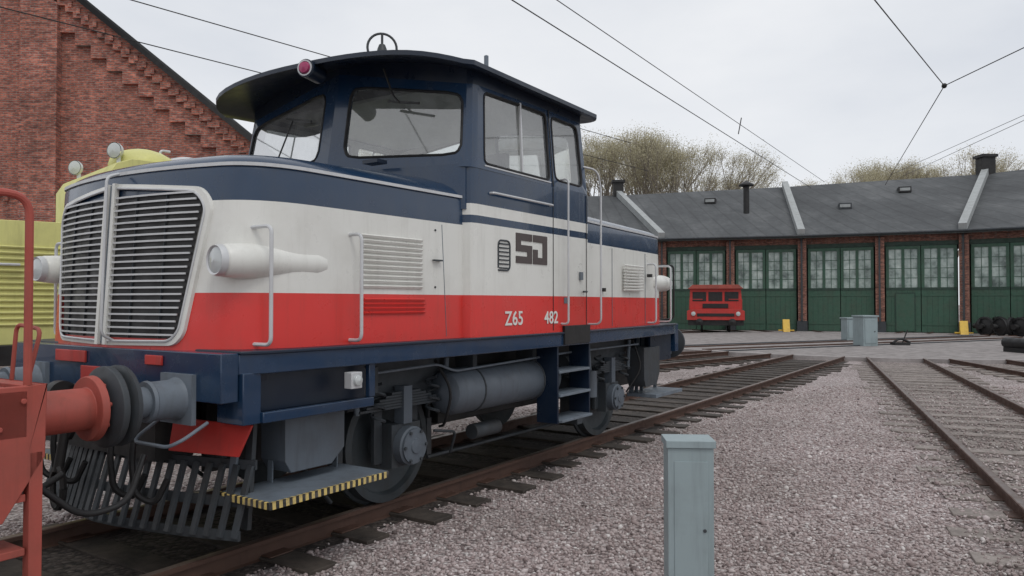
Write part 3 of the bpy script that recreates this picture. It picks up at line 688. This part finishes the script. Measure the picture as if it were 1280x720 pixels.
def stones():
    bm=bmesh.new(); bmesh.ops.create_icosphere(bm,subdivisions=1,radius=1); bv=np.array([v.co[:] for v in bm.verts]); bf=np.array([[v.index for v in f.verts] for f in bm.faces]); bm.free()
    n=62000
    yy=3.0+ (rng.random(n*3)**1.6)*13; xx=(rng.random(n*3)*2-1)*(.72*yy+.6)
    keep=np.ones(len(xx),bool)
    nl=xx*NN.x+yy*NN.y+5.1; keep&=~((np.abs(nl)<.90)); keep&=~((np.abs(nl)<1.3)&(rng.random(len(xx))<.6))
    d=hd(21.4); nv=(xx-C.x)*d.y-(yy-C.y)*d.x; keep&=~((np.abs(nv)<1.25)&(rng.random(len(xx))<.55)); keep&=~((np.abs(np.abs(nv)-.7525)<.08))
    keep&=(nl>-1.6)
    xx=xx[keep][:n];yy=yy[keep][:n]; n=len(xx)
    r=rng.uniform(.007,.017,n)*(1+.6*(rng.random(n)<.06)); sc=rng.uniform(.6,1.25,(n,3))*r[:,None]; sc[:,2]*=.8
    jit=1+rng.uniform(-.28,.28,(n,len(bv),1))
    V=bv[None]*jit*sc[:,None,:]; a=rng.random(n)*6.28; ca,sa=np.cos(a)[:,None],np.sin(a)[:,None]
    X=V[:,:,0]*ca-V[:,:,1]*sa;Y=V[:,:,0]*sa+V[:,:,1]*ca
    nv2=(xx-C.x)*d.y-(yy-C.y)*d.x; lift=np.where(np.abs(nv2)<1.25,.018,0)
    Vw=np.stack([X+xx[:,None],Y+yy[:,None],V[:,:,2]-.14+(r*.35+lift)[:,None]],-1).reshape(-1,3)
    F=(bf[None]+(np.arange(n)*len(bv))[:,None,None]).reshape(-1,3)
    me=bpy.data.meshes.new('gravel_stones'); me.vertices.add(len(Vw)); me.vertices.foreach_set('co',Vw.ravel()); me.loops.add(F.size); me.loops.foreach_set('vertex_index',F.ravel().astype(np.int32))
    me.polygons.add(len(F)); me.polygons.foreach_set('loop_start',np.arange(0,F.size,3,dtype=np.int32)); me.update(calc_edges=True)
    at=me.attributes.new('tone','FLOAT','FACE'); at.data.foreach_set('value',np.repeat(np.clip(rng.normal(.5,.23,n),0,1),len(bf)).astype(np.float32))
    me.materials.append(stonemat()); o=bpy.data.objects.new('gravel',me); scene.collection.objects.link(o)
stones()
# ------------------------------------------------------------------ post
POST=empty('cable_post',(.895,3.88,0),R(-4))
b=MB(); b.box((-.112,-.09,-.3),(.112,.09,.905),POSTM); b.box((-.122,-.102,.907),(.122,.102,.942),POSTM); b.box((-.082,-.0945,.0),(.082,-.0905,.84),POSTM)
b.cyl((.066,-.1,.5),(.066,-.094,.5),.009,GREYD,n=10)
b.done('post_body',POST,bevel=.006)
# ------------------------------------------------------------------ brick building
def brickmat(name,c1,c2,mort,bw=.26,bh=.075):
    m,nt,b=newmat(name); tc=N(nt,'ShaderNodeTexCoord'); sp=N(nt,'ShaderNodeSeparateXYZ'); nt.links.new(tc.outputs['Object'],sp.inputs[0])
    ad=N(nt,'ShaderNodeMath',operation='ADD'); nt.links.new(sp.outputs[0],ad.inputs[0]); nt.links.new(sp.outputs[1],ad.inputs[1])
    cb=N(nt,'ShaderNodeCombineXYZ'); nt.links.new(ad.outputs[0],cb.inputs[0]); nt.links.new(sp.outputs[2],cb.inputs[1])
    br=N(nt,'ShaderNodeTexBrick'); nt.links.new(cb.outputs[0],br.inputs['Vector']); br.inputs['Scale'].default_value=1
    br.inputs['Brick Width'].default_value=bw; br.inputs['Row Height'].default_value=bh; br.inputs['Mortar Size'].default_value=.011; br.inputs['Bias'].default_value=-.1
    br.inputs['Color1'].default_value=(*c1,1);br.inputs['Color2'].default_value=(*c2,1);br.inputs['Mortar'].default_value=(*mort,1)
    n=noise(nt,.8,6,.7); r=ramp(nt,[(.3,(.6,.57,.55)),(.65,(1.15,1.1,1.1))]); nt.links.new(n,r.inputs[0])
    c=mix(nt,br.outputs['Color'],r.outputs[0],.85,'MULTIPLY'); 
    n2=noise(nt,5,5,.8,(1,1,3)); r2=ramp(nt,[(.40,(.42,.42,.44)),(.62,(1.45,1.38,1.32))]); nt.links.new(n2,r2.inputs[0]); c=mix(nt,c,r2.outputs[0],.9,'MULTIPLY')
    nt.links.new(c,b.inputs['Base Color']); b.inputs['Roughness'].default_value=.9
    inv=N(nt,'ShaderNodeMath',operation='SUBTRACT'); inv.inputs[0].default_value=1; nt.links.new(br.outputs['Fac'],inv.inputs[1]); bump(nt,b,inv.outputs[0],.6,.015); return m
BRICK=brickmat('red_brick',(.50,.18,.125),(.26,.09,.07),(.30,.24,.21)); BRICK2=brickmat('pier_brick',(.36,.17,.12),(.22,.10,.075),(.25,.2,.18))
BB=empty('brick_building',(-9.2,25,0),R(4))
sl=4.0/4.9; zc0=7.55
rz=lambda x: zc0-sl*x if x>-8 else zc0+sl*8+sl*(x+8)
b=MB()
xr=2.4; xl=-18.4
b.prism([(xl,0,-.2),(xr,0,-.2),(xr,0,rz(xr)-.1),(-8,0,rz(-8)-.1),(xl,0,rz(xl)-.1)],(0,25,0),BRICK)
b.done('walls',BB)
b=MB()
def stepband(y0,t,stepw,z_off,sgn):
    xs=np.arange(0,10.4,stepw); poly=[]
    X=lambda u:-8+sgn*u
    poly.append((X(0),y0,rz(-8)-.1)); poly.append((X(10.4),y0,rz(-8)-sl*10.4-.1))
    for i in range(len(xs)-1,-1,-1):
        z=rz(-8)-sl*xs[i]-z_off; xe=min(10.4,xs[i]+stepw)
        poly.append((X(xe),y0,z-sl*stepw)); poly.append((X(xs[i]),y0,z-sl*stepw))
    b.prism(poly,(0,t,0),BRICK)
for sg in (1,-1):
    stepband(-.16,.158,.50,1.25,sg); stepband(-.30,.138,.25,.62,sg)
for xp,w in ((-6.05,1.15),(-9.95,1.15),(-14.2,1.1),(1.9,1.0)):
    b.prism([(xp-w/2,-.325,-.2),(xp+w/2,-.325,-.2),(xp+w/2,-.325,rz(xp+w/2)-.75),(xp-w/2,-.325,rz(xp-w/2)-.75)],(0,.323,0),BRICK)
for k in range(40):
    x=-8+k*.26
    if x>2.2: break
    b.box((x,-.36,rz(x)-.60),(x+.12,-.302,rz(x)-.42),BRICK)
for (x0,x1) in ((-5.4,1.3),(-9.3,-6.7),(-13.6,-10.6)):
    b.box((x0,-.14,5.2),(x1,-.002,5.45),BRICK)
    k=x0
    while k<x1-.3:
        b.box((k,-.11,4.9),(k+.14,-.002,5.198),BRICK); k+=.3
b.done('pilasters_and_bands',BB)
ROOFM=pavemat('roof_felt',(.028,.03,.032),(.075,.078,.082),.6)
b=MB()
for sg in (1,-1):
    X=lambda u:-8+sg*u
    z0=rz(-8)-.08
    b.prism([(X(0),-.45,z0),(X(11.2),-.45,z0-sl*11.2),(X(11.2),-.45,z0-sl*11.2+.2),(X(0),-.45,z0+.2)],(0,26,0),ROOFM)
b.done('roof',BB)
b=MB()
for sg in (1,-1):
    X=lambda u:-8+sg*u; z0=rz(-8)-.08
    b.prism([(X(0),-.50,z0-.08),(X(11.25),-.50,z0-sl*11.25-.08),(X(11.25),-.50,z0-sl*11.25+.12),(X(0),-.50,z0+.12)],(0,.045,0),BLACK)
b.done('bargeboard',BB)
GDOOR=paint('green_door_paint',(.038,.098,.064),.55,(.06,.07,.05),.6); GDOOR2=paint('green_door_dark',(.018,.048,.033),.55,(.04,.045,.035),.6)
b=MB()
for xp in (-3.3,-12.2): b.box((xp-1.5,-.05,-.1),(xp+1.5,-.003,4.4),GDOOR)
b.done('doors',BB)
# ------------------------------------------------------------------ roundhouse
RH=empty('roundhouse')
pts=[(-22,44.5),(-14.5,47.6),(-6.5,49.8),(1.5,50.3),(9.7,49.0),(17.8,46.6),(25.6,43.0),(32.6,37.9),(38.3,31.2),(42.2,23.5)]
bk=[(-29,56),(-19.5,60.2),(-9.5,62.6),(0,63),(8.6,61.5),(21.2,58.9),(34.0,54.4),(42.5,47.2),(50,38),(55,27.5)]
ZE=5.75; ZR=[10.3]*10; ZR[4]=10.3;ZR[5]=10.6;ZR[6]=10.85;ZR[7]=11.2;ZR[8]=11.3
def roofing():
    m,nt,b=newmat('roof_grey'); tc=N(nt,'ShaderNodeTexCoord')
    n=noise(nt,.35,6,.7,(1,.25,1)); r=ramp(nt,[(.3,(.04,.043,.047)),(.5,(.07,.075,.08)),(.72,(.13,.135,.14))]); nt.links.new(n,r.inputs[0])
    n2=noise(nt,2.5,5,.7); r2=ramp(nt,[(.35,(.75,.75,.75)),(.7,(1.15,1.15,1.12))]); nt.links.new(n2,r2.inputs[0])
    c=mix(nt,r.outputs[0],r2.outputs[0],.8,'MULTIPLY')
    w=N(nt,'ShaderNodeTexWave'); w.bands_direction='X'; w.inputs['Scale'].default_value=.32; w.inputs['Distortion'].default_value=.3; nt.links.new(tc.outputs['Object'],w.inputs[0])
    r4=ramp(nt,[(0,(.55,.55,.55)),(.06,(1,1,1))]); nt.links.new(w.outputs['Fac'],r4.inputs[0]); c=mix(nt,c,r4.outputs[0],.6,'MULTIPLY')
    nt.links.new(c,b.inputs['Base Color']); b.inputs['Roughness'].default_value=.75; return m
RG=roofing(); LEAD=paint('firewall_capping',(.36,.38,.38),.6,(.18,.18,.17),.6); WTRIM=paint('fascia_dark',(.04,.045,.042),.6,(.03,.03,.03),.3)
def panes():
    m,nt,b=newmat('old_panes'); n=noise(nt,1.3,3,.6); r=ramp(nt,[(.32,(.09,.12,.11)),(.5,(.30,.37,.34)),(.72,(.55,.62,.58))]); nt.links.new(n,r.inputs[0]); nt.links.new(r.outputs[0],b.inputs['Base Color']); b.inputs['Roughness'].default_value=.12; return m
PANE=panes()
b=MB(); w_=MB(); tr=MB(); gl=MB()
for i in range(len(pts)-1):
    A=Vector((*pts[i],0));B_=Vector((*pts[i+1],0));A2=Vector((*bk[i],0));B2=Vector((*bk[i+1],0)); z=Vector((0,0,1))
    e=(B_-A).normalized(); nrm=Vector((e.y,-e.x,0))
    if nrm.dot(C-A)<0: nrm=-nrm
    ov=nrm*.5
    b.add([A+ov+z*(ZE-.05),B_+ov+z*(ZE-.05),B2+z*ZR[i+1],A2+z*ZR[i]],[(0,1,2,3)],RG)
    b.add([A2+z*ZR[i],B2+z*ZR[i+1],B2+(B2-B_)*.6+z*6,A2+(A2-A)*.6+z*6],[(0,1,2,3)],RG)
    tr.bar(A+ov+z*(ZE-.12),B_+ov+z*(ZE-.12),.08,.20,WTRIM); 
    tr.tube([A+ov+nrm*.08+z*(ZE-.08),B_+ov+nrm*.08+z*(ZE-.08)],.07,GREYD,8)
    L=(B_-A).length; M=Matrix(((e.x,-nrm.x,0,A.x),(e.y,-nrm.y,0,A.y),(0,0,1,0),(0,0,0,1)))
    w_.box((0,.35,5.2),(L,.6,ZE+.25),BRICK2,M)
    w_.box((0,.30,4.95),(L,.5,5.2),GDOOR2,M)
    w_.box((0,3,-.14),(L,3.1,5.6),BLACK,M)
    half=L/2
    for k in (0,1):
        x0=k*half+.30;x1=(k+1)*half-.30
        xp=k*half
        w_.box((xp-.24,-.05,-.14),(xp+.24,.6,ZE-.25),BRICK2,M)
        w_.box((xp-.30,-.12,-.14),(xp+.30,-.055,.5),GREYD,M)
        tr.box((xp-.07,-.16,.5),(xp+.03,-.056,ZE-.2),GREYD,M)
        W=(x1-x0)/2
        for q in (0,1):
            a=x0+q*W+.02; c_=x0+(q+1)*W-.02
            w_.box((a,.25,-.10),(c_,.33,2.35),GDOOR,M)
            w_.box((a,.23,2.35),(c_,.34,2.5),GDOOR2,M); w_.box((a,.23,4.75),(c_,.34,4.93),GDOOR,M)
            w_.box((a,.23,2.5),(a+.16,.34,4.75),GDOOR,M); w_.box((c_-.16,.23,2.5),(c_,.34,4.75),GDOOR,M)
            mid=(a+c_)/2; w_.box((mid-.08,.235,2.5),(mid+.08,.335,4.75),GDOOR,M)
            gl.box((a+.16,.29,2.5),(c_-.16,.30,4.75),PANE,M)
            for hx in ((a+.16+mid-.08)/2,(mid+.08+c_-.16)/2): w_.box((hx-.015,.27,2.5),(hx+.015,.289,4.75),GDOOR,M)
            for hz in (3.06,3.62,4.18): w_.box((a+.16,.272,hz-.015),(c_-.16,.2885,hz+.015),GDOOR,M)
            nb=int((c_-a)/.28)
            for u in range(1,nb): w_.box((a+u*.28-.008,.244,-.08),(a+u*.28+.008,.2495,2.33),GDOOR2,M)
            for hz in (.3,2.0): w_.box((a+.03,.225,hz),(c_-.03,.2435,hz+.12),GDOOR,M)
        if i==5 and k==1:
            w_.box((x0+.55,.20,-.05),(x0+1.5,.224,2.15),GDOOR,M)
            for (p,q) in (((x0+.5,.19,-.05),(x0+.55,.222,2.2)),((x0+1.5,.19,-.05),(x0+1.55,.222,2.2)),((x0+.55,.19,2.15),(x0+1.5,.222,2.2))): w_.box(p,q,GDOOR2,M)
    for P,P2,zz in ((A,A2,ZR[i]),):
        o=nrm*.55
        tr.bar(P+o+z*(ZE+.12),P2+z*(zz+.22),.42,.45,LEAD)
b.done('roof',RH,recalc=False); w_.done('walls_and_doors',RH); tr.done('trim',RH); gl.done('windows',RH)
b=MB()
def rp(i,f,g):
    A=Vector((*pts[i],ZE));B_=Vector((*pts[i+1],ZE));A2=Vector((*bk[i],ZR[i]));B2=Vector((*bk[i+1],ZR[i+1])); return (A*(1-f)+B_*f)*(1-g)+(A2*(1-f)+B2*f)*g
p=rp(4,.70,.42); b.cyl(p-Vector((0,0,.5)),p+Vector((0,0,1.9)),.20,BLACK); b.lathe(p+Vector((0,0,1.9)),(0,0,1),[(0,.22),(.05,.5),(.15,.5),(.4,.05)],BLACK)
for (i,f,g_) in ((4,.52,.70),(5,.62,.72),(5,.30,.45),(6,.35,.55)):
    p=rp(i,f,g_); M=Matrix.Translation(p)@Matrix.Rotation(R(-20),4,'Z'); b.box((-.4,-.5,-.1),(.4,.5,.28),GREYD if i==5 and f<.5 else BLACK,M); b.box((-.32,-.52,0),(.32,-.501,.2),LEAD,M)
for (i,hh,wd) in ((4,1.0,.4),(6,1.15,.45)):
    p=Vector((*bk[i],ZR[i])); b.box((p.x-wd,p.y-wd,p.z-.6),(p.x+wd,p.y+wd,p.z+hh),BLACK); b.box((p.x-wd-.12,p.y-wd-.12,p.z+hh),(p.x+wd+.12,p.y+wd+.12,p.z+hh+.2),BLACK)
b.done('chimneys_and_vents',RH)
# ------------------------------------------------------------------ small red rail tractor
RT=empty('red_rail_tractor',(11.75,44.0,-.1),R(-14))
b=MB()
b.box((-1.5,-1.8,.45),(1.5,2.6,.85),BLACK); b.prism([(-1.55,-1.9,.75),(1.55,-1.9,.75),(1.55,-1.9,1.25),(1.35,-1.9,1.35),(-1.35,-1.9,1.35),(-1.55,-1.9,1.25)],(0,4.4,0),REDF)
b.prism([(-1.45,-1.3,1.35),(1.45,-1.3,1.35),(1.38,-1.3,2.5),(-1.38,-1.3,2.5)],(0,2.8,0),REDF)
b.prism([(-1.5,-1.5,2.5),(1.5,-1.5,2.5),(1.25,-1.5,2.72),(-1.25,-1.5,2.72)],(0,3.2,0),ORANGE)
for x0,x1 in ((-1.25,-.5),(-.38,.38),(.5,1.25)): b.box((x0,-1.32,1.80),(x1,-1.302,2.32),BLACK)
b.box((-.7,-1.33,1.4),(.7,-1.302,1.66),BLACK)
b.box((-1.0,-1.93,.95),(1.0,-1.902,1.12),BLACK)
for x in (-1.2,1.2): b.lathe((x,-1.9,1.1),(0,-1,0),[(0,.12),(.06,.12),(.08,.001)],LENS); 
for x in (-.875,.875): b.lathe((x,-1.9,.65),(0,-1,0),[(0,.1),(.35,.09),(.35,.2),(.4,.001)],BLACK)
for x in (-.75,.75):
    for y in (-.9,1.5): b.cyl((x-.06,y,.42),(x+.06,y,.42),.4,BLACK)
b.tube(rpath([(-1.4,-1.85,1.35),(-1.4,-1.85,1.9),(-.7,-1.85,1.9)],.05),.02,REDF); b.tube(rpath([(1.4,-1.85,1.35),(1.4,-1.85,1.9),(.7,-1.85,1.9)],.05),.02,REDF)
b.done('tractor_body',RT,bevel=.03)
def cabinet(loc,w,h,name='control_cabinet'):
    e=empty(name,loc,R(12)); b=MB(); b.box((-w/2,-w/2,0),(w/2,w/2,h),POSTM); b.box((-w/2-.04,-w/2-.04,h+.002),(w/2+.04,w/2+.04,h+.06),POSTM); b.box((-w/2+.06,-w/2-.02,.1),(w/2-.06,-w/2-.003,h-.08),POSTM); b.cyl((w/2-.15,-w/2-.05,h*.5),(w/2-.15,-w/2-.021,h*.5),.02,BLACK,n=8); b.done('cabinet_body',e,bevel=.015)
cabinet((13.7,29.5,-.05),.62,1.12); cabinet((15.0,33.9,-.05),.45,.95)
def stop(loc,rz_):
    e=empty('rail_stop',loc,rz_); b=MB(); b.prism([(-.2,-.35,0),(-.2,.35,0),(-.2,.35,.55),(-.2,.12,.75),(-.2,-.1,.35)],(.4,0,0),YEL); b.box((-.45,-.05,.05),(.45,.05,.13),YEL); b.done('stop_body',e,bevel=.02)
stop((16.3,45.2,-.12),R(-15)); stop((24.6,41.4,-.12),R(-25))
def wheelset(loc,rz_):
    e=empty('spare_wheelset',loc,rz_); b=MB()
    b.cyl((-1.1,0,.48),(1.1,0,.48),.08,BLACK)
    for sd in (1,-1): b.lathe((sd*.68,0,.48),(sd,0,0),[(0,.05),(0,.51),(.03,.51),(.04,.48),(.13,.47),(.135,.40),(.09,.38),(.16,.15),(.17,.001)],BLACK,n=32); b.cyl((sd*1.0,0,.48),(sd*1.2,0,.48),.14,BLACK)
    b.done('wheelset_body',e)
for k,(x,y,a) in enumerate(((26.9,41.0,-20),(27.9,40.0,-35),(28.6,39.2,50),(26.3,40.0,10),(25.9,41.0,30),(27.4,39.2,75),(25.7,40.3,-60),(26.9,39.5,20))): wheelset((x,y,-.12),R(a))
e=empty('turntable_lever',(15.3,30.0,-.05)); b=MB(); b.box((-.3,-.2,0),(.3,.2,.10),BLACK); b.tube(rpath([(-.3,0,.08),(0,0,.28),(.4,0,.1)],.2),.045,BLACK); b.tube([(.1,0,.1),(.3,0,.6)],.025,BLACK); b.done('lever_body',e)
e=empty('buffer_stop',(17.2,25.5,-.1),R(10)); b=MB(); b.box((-.3,-.6,0),(.3,.6,.2),BLACK); b.cyl((-.2,-.6,.36),(-.2,.6,.36),.18,BLACK); b.box((-.25,-.7,0),(.05,-.5,.4),BLACK); b.done('stop_body',e,bevel=.01)
# ------------------------------------------------------------------ trees
BARK=wood('bark',(.20,.175,.145),(.36,.32,.27))
def leafmat():
    m,nt,b=newmat('spring_foliage'); a=N(nt,'ShaderNodeAttribute'); a.attribute_name='tone'
    r=ramp(nt,[(0,(.30,.27,.17)),(.5,(.50,.46,.31)),(1,(.66,.62,.46))]); nt.links.new(a.outputs['Fac'],r.inputs[0]); nt.links.new(r.outputs[0],b.inputs['Base Color']); b.inputs['Roughness'].default_value=.8
    t=N(nt,'ShaderNodeBsdfTranslucent'); nt.links.new(r.outputs[0],t.inputs[0]); x=N(nt,'ShaderNodeMixShader'); x.inputs[0].default_value=.5
    nt.links.new(b.outputs[0],x.inputs[1]); nt.links.new(t.outputs[0],x.inputs[2]); nt.links.new(x.outputs[0],nt.nodes['Material Output'].inputs[0]); return m
LEAF=leafmat()
def make_tree(seed,H):
    rd=random.Random(seed); b=MB(); tips=[]
    def br(p,d,L,r,lv):
        q=p+d*L; pm=p+d*L*.5+Vector((rd.uniform(-1,1),rd.uniform(-1,1),0))*L*.05
        b.cyl(p,pm,r,BARK,r*.85,n=4,cap=False); b.cyl(pm,q,r*.85,BARK,r*.62,n=4,cap=False)
        if lv>=4: tips.append((pm,lv)); 
        if lv>=6: tips.append((q,lv)); return
        k=3 if lv in (0,1,2,3,5) else 2
        for i in range(k):
            a=rd.uniform(0,6.28); sp=rd.uniform(.25,.6) if i else .12
            o=d.orthogonal().normalized(); o=Matrix.Rotation(a,3,d)@o
            nd=(d+o*sp+Vector((0,0,.14))).normalized(); br(q,nd,L*rd.uniform(.68,.84),max(.012,r*.58),lv+1)
    br(Vector((0,0,0)),Vector((0,0,1)),H*.225,H*.016,0)
    zmax=max(v[2] for v in b.v); k=H/zmax
    b.v=[(v[0]*k,v[1]*k,v[2]*k) for v in b.v]
    o=b.done('tree_wood',None)
    n=len(tips); P=np.array([t[0][:] for t in tips])*k; per=14
    cl=np.repeat(P,per,0)+rng.normal(0,.36,(n*per,3)); m=len(cl); s=rng.uniform(.030,.075,m)
    a=rng.normal(size=(m,3)); a/=np.linalg.norm(a,axis=1)[:,None]; c=rng.normal(size=(m,3)); c-=a*(a*c).sum(1)[:,None]; c/=np.linalg.norm(c,axis=1)[:,None]
    V=np.stack([cl-a*s[:,None],cl+c*s[:,None]*.6,cl+a*s[:,None],cl-c*s[:,None]*.6],1).reshape(-1,3)
    me=bpy.data.meshes.new('tree_leaves'); me.from_pydata(V.tolist(),[],np.arange(4*m).reshape(-1,4).tolist()); 
    tone=np.clip(np.repeat(rng.normal(.5,.2,n),per)+rng.normal(0,.12,m),0,1); at=me.attributes.new('tone','FLOAT','FACE'); at.data.foreach_set('value',tone.astype(np.float32)); me.materials.append(LEAF)
    l=bpy.data.objects.new('tree_leaves',me); scene.collection.objects.link(l); return o,l
TR=empty('tree_row'); variants=[make_tree(s,18) for s in (1,2,3)]
first=set()
plc=[(6.5,76,1.02),(10,79,1.10),(13.5,76,1.08),(17,78,1.05),(20,80,.96),(23.5,80,.86),(27,83,.80),(3,78,.98),(15,85,1.14),
     (42,98,1.03),(45.5,96,1.08),(49,98,1.14),(52.5,96,1.16),(56,97,1.13),(60,97,1.08),(38.5,97,.93),(64,95,1.02),(33,88,.76),(69,92,.92),(-6,80,1),(-14,78,1)]
for k,(x,y,s) in enumerate(plc):
    for o in variants[k%3]:
        if o.name not in first: ob=o; first.add(o.name)
        else: ob=bpy.data.objects.new(o.data.name,o.data); scene.collection.objects.link(ob)
        if o is variants[k%3][0]: sx=s*random.uniform(.95,1.15); ra=random.uniform(0,6.28)
        ob.parent=TR; ob.location=(x,y,-.2); ob.scale=(sx,s,s); ob.rotation_euler=(0,0,ra)
# ------------------------------------------------------------------ overhead wires
WR=empty('overhead_wires'); b=MB()
def wire(p,q,sag=.15,r=.011):
    p=Vector(p);q=Vector(q); b.tube([p.lerp(q,t)-Vector((0,0,4*sag*t*(1-t))) for t in np.linspace(0,1,16)],r,BLACK,5)
wire((-7.0,1.1,6.5),(12.7,32.2,6.5),.0); wire((-5.5,3.4,6.9),(13.7,33.2,6.9),.0,.009)
wire((3.0,8.6,6.5),(9.72,17,6.5),.0); wire((9.72,17,6.5),(9.9,10.0,6.5),0); wire((9.72,17,6.5),(15.5,31.5,6.5),0); wire((13.2,17,6.5),(15.2,30,6.5),0,.008); wire((13.4,13,6.9),(15.6,31,6.9),0,.008)
wire((-12.0,7.5,7.0),(4,25.5,7.0),0); wire((-14.0,6,6.5),(5,28,6.5),0)
b.sphere((9.72,17,6.5),.06,BLACK,8,6); b.tube([(6.55,21.6,6.9),(6.55,21.9,6.5)],.015,BLACK,5)
b.done('wires',WR)
# ------------------------------------------------------------------ world, sun, camera
w=bpy.data.worlds.new('World'); scene.world=w; w.use_nodes=True; nt=w.node_tree; bg=nt.nodes['Background']
sky=N(nt,'ShaderNodeTexSky'); sky.sky_type='NISHITA'; sky.sun_disc=False; sky.sun_elevation=R(50); sky.sun_rotation=R(200)
sc=N(nt,'ShaderNodeVectorMath',operation='SCALE'); nt.links.new(sky.outputs[0],sc.inputs[0]); sc.inputs['Scale'].default_value=.1
tc=N(nt,'ShaderNodeTexCoord'); mp=N(nt,'ShaderNodeMapping'); mp.inputs['Scale'].default_value=(1,1,2.6); nt.links.new(tc.outputs['Generated'],mp.inputs[0])
n=N(nt,'ShaderNodeTexNoise'); n.inputs['Scale'].default_value=2.2; n.inputs['Detail'].default_value=6; n.inputs['Roughness'].default_value=.5; nt.links.new(mp.outputs[0],n.inputs['Vector'])
r=ramp(nt,[(.3,(.68,.71,.765)),(.5,(.79,.81,.845)),(.7,(.88,.89,.91))]); nt.links.new(n.outputs['Fac'],r.inputs[0])
c=mix(nt,sc.outputs[0],r.outputs[0],.95); nt.links.new(c,bg.inputs[0]); bg.inputs[1].default_value=1.04
sl_=bpy.data.lights.new('sun','SUN'); sl_.energy=.8; sl_.angle=R(20); sl_.color=(1,.97,.93); so=bpy.data.objects.new('sun',sl_); scene.collection.objects.link(so)
dirv=Vector((-.25,.55,-.9)); so.rotation_euler=dirv.to_track_quat('-Z','Y').to_euler(); so.location=(10,-10,30)
cam=bpy.data.cameras.new('camera'); co=bpy.data.objects.new('camera',cam); scene.collection.objects.link(co); scene.camera=co
cam.sensor_width=36; cam.lens=36*950/1280; cam.clip_end=1500; cam.clip_start=.05
co.location=(0,0,1.63); co.rotation_euler=(R(90)+math.atan(18/950),0,0)
scene.view_settings.view_transform='Standard'; scene.view_settings.look='None'; scene.view_settings.exposure=0
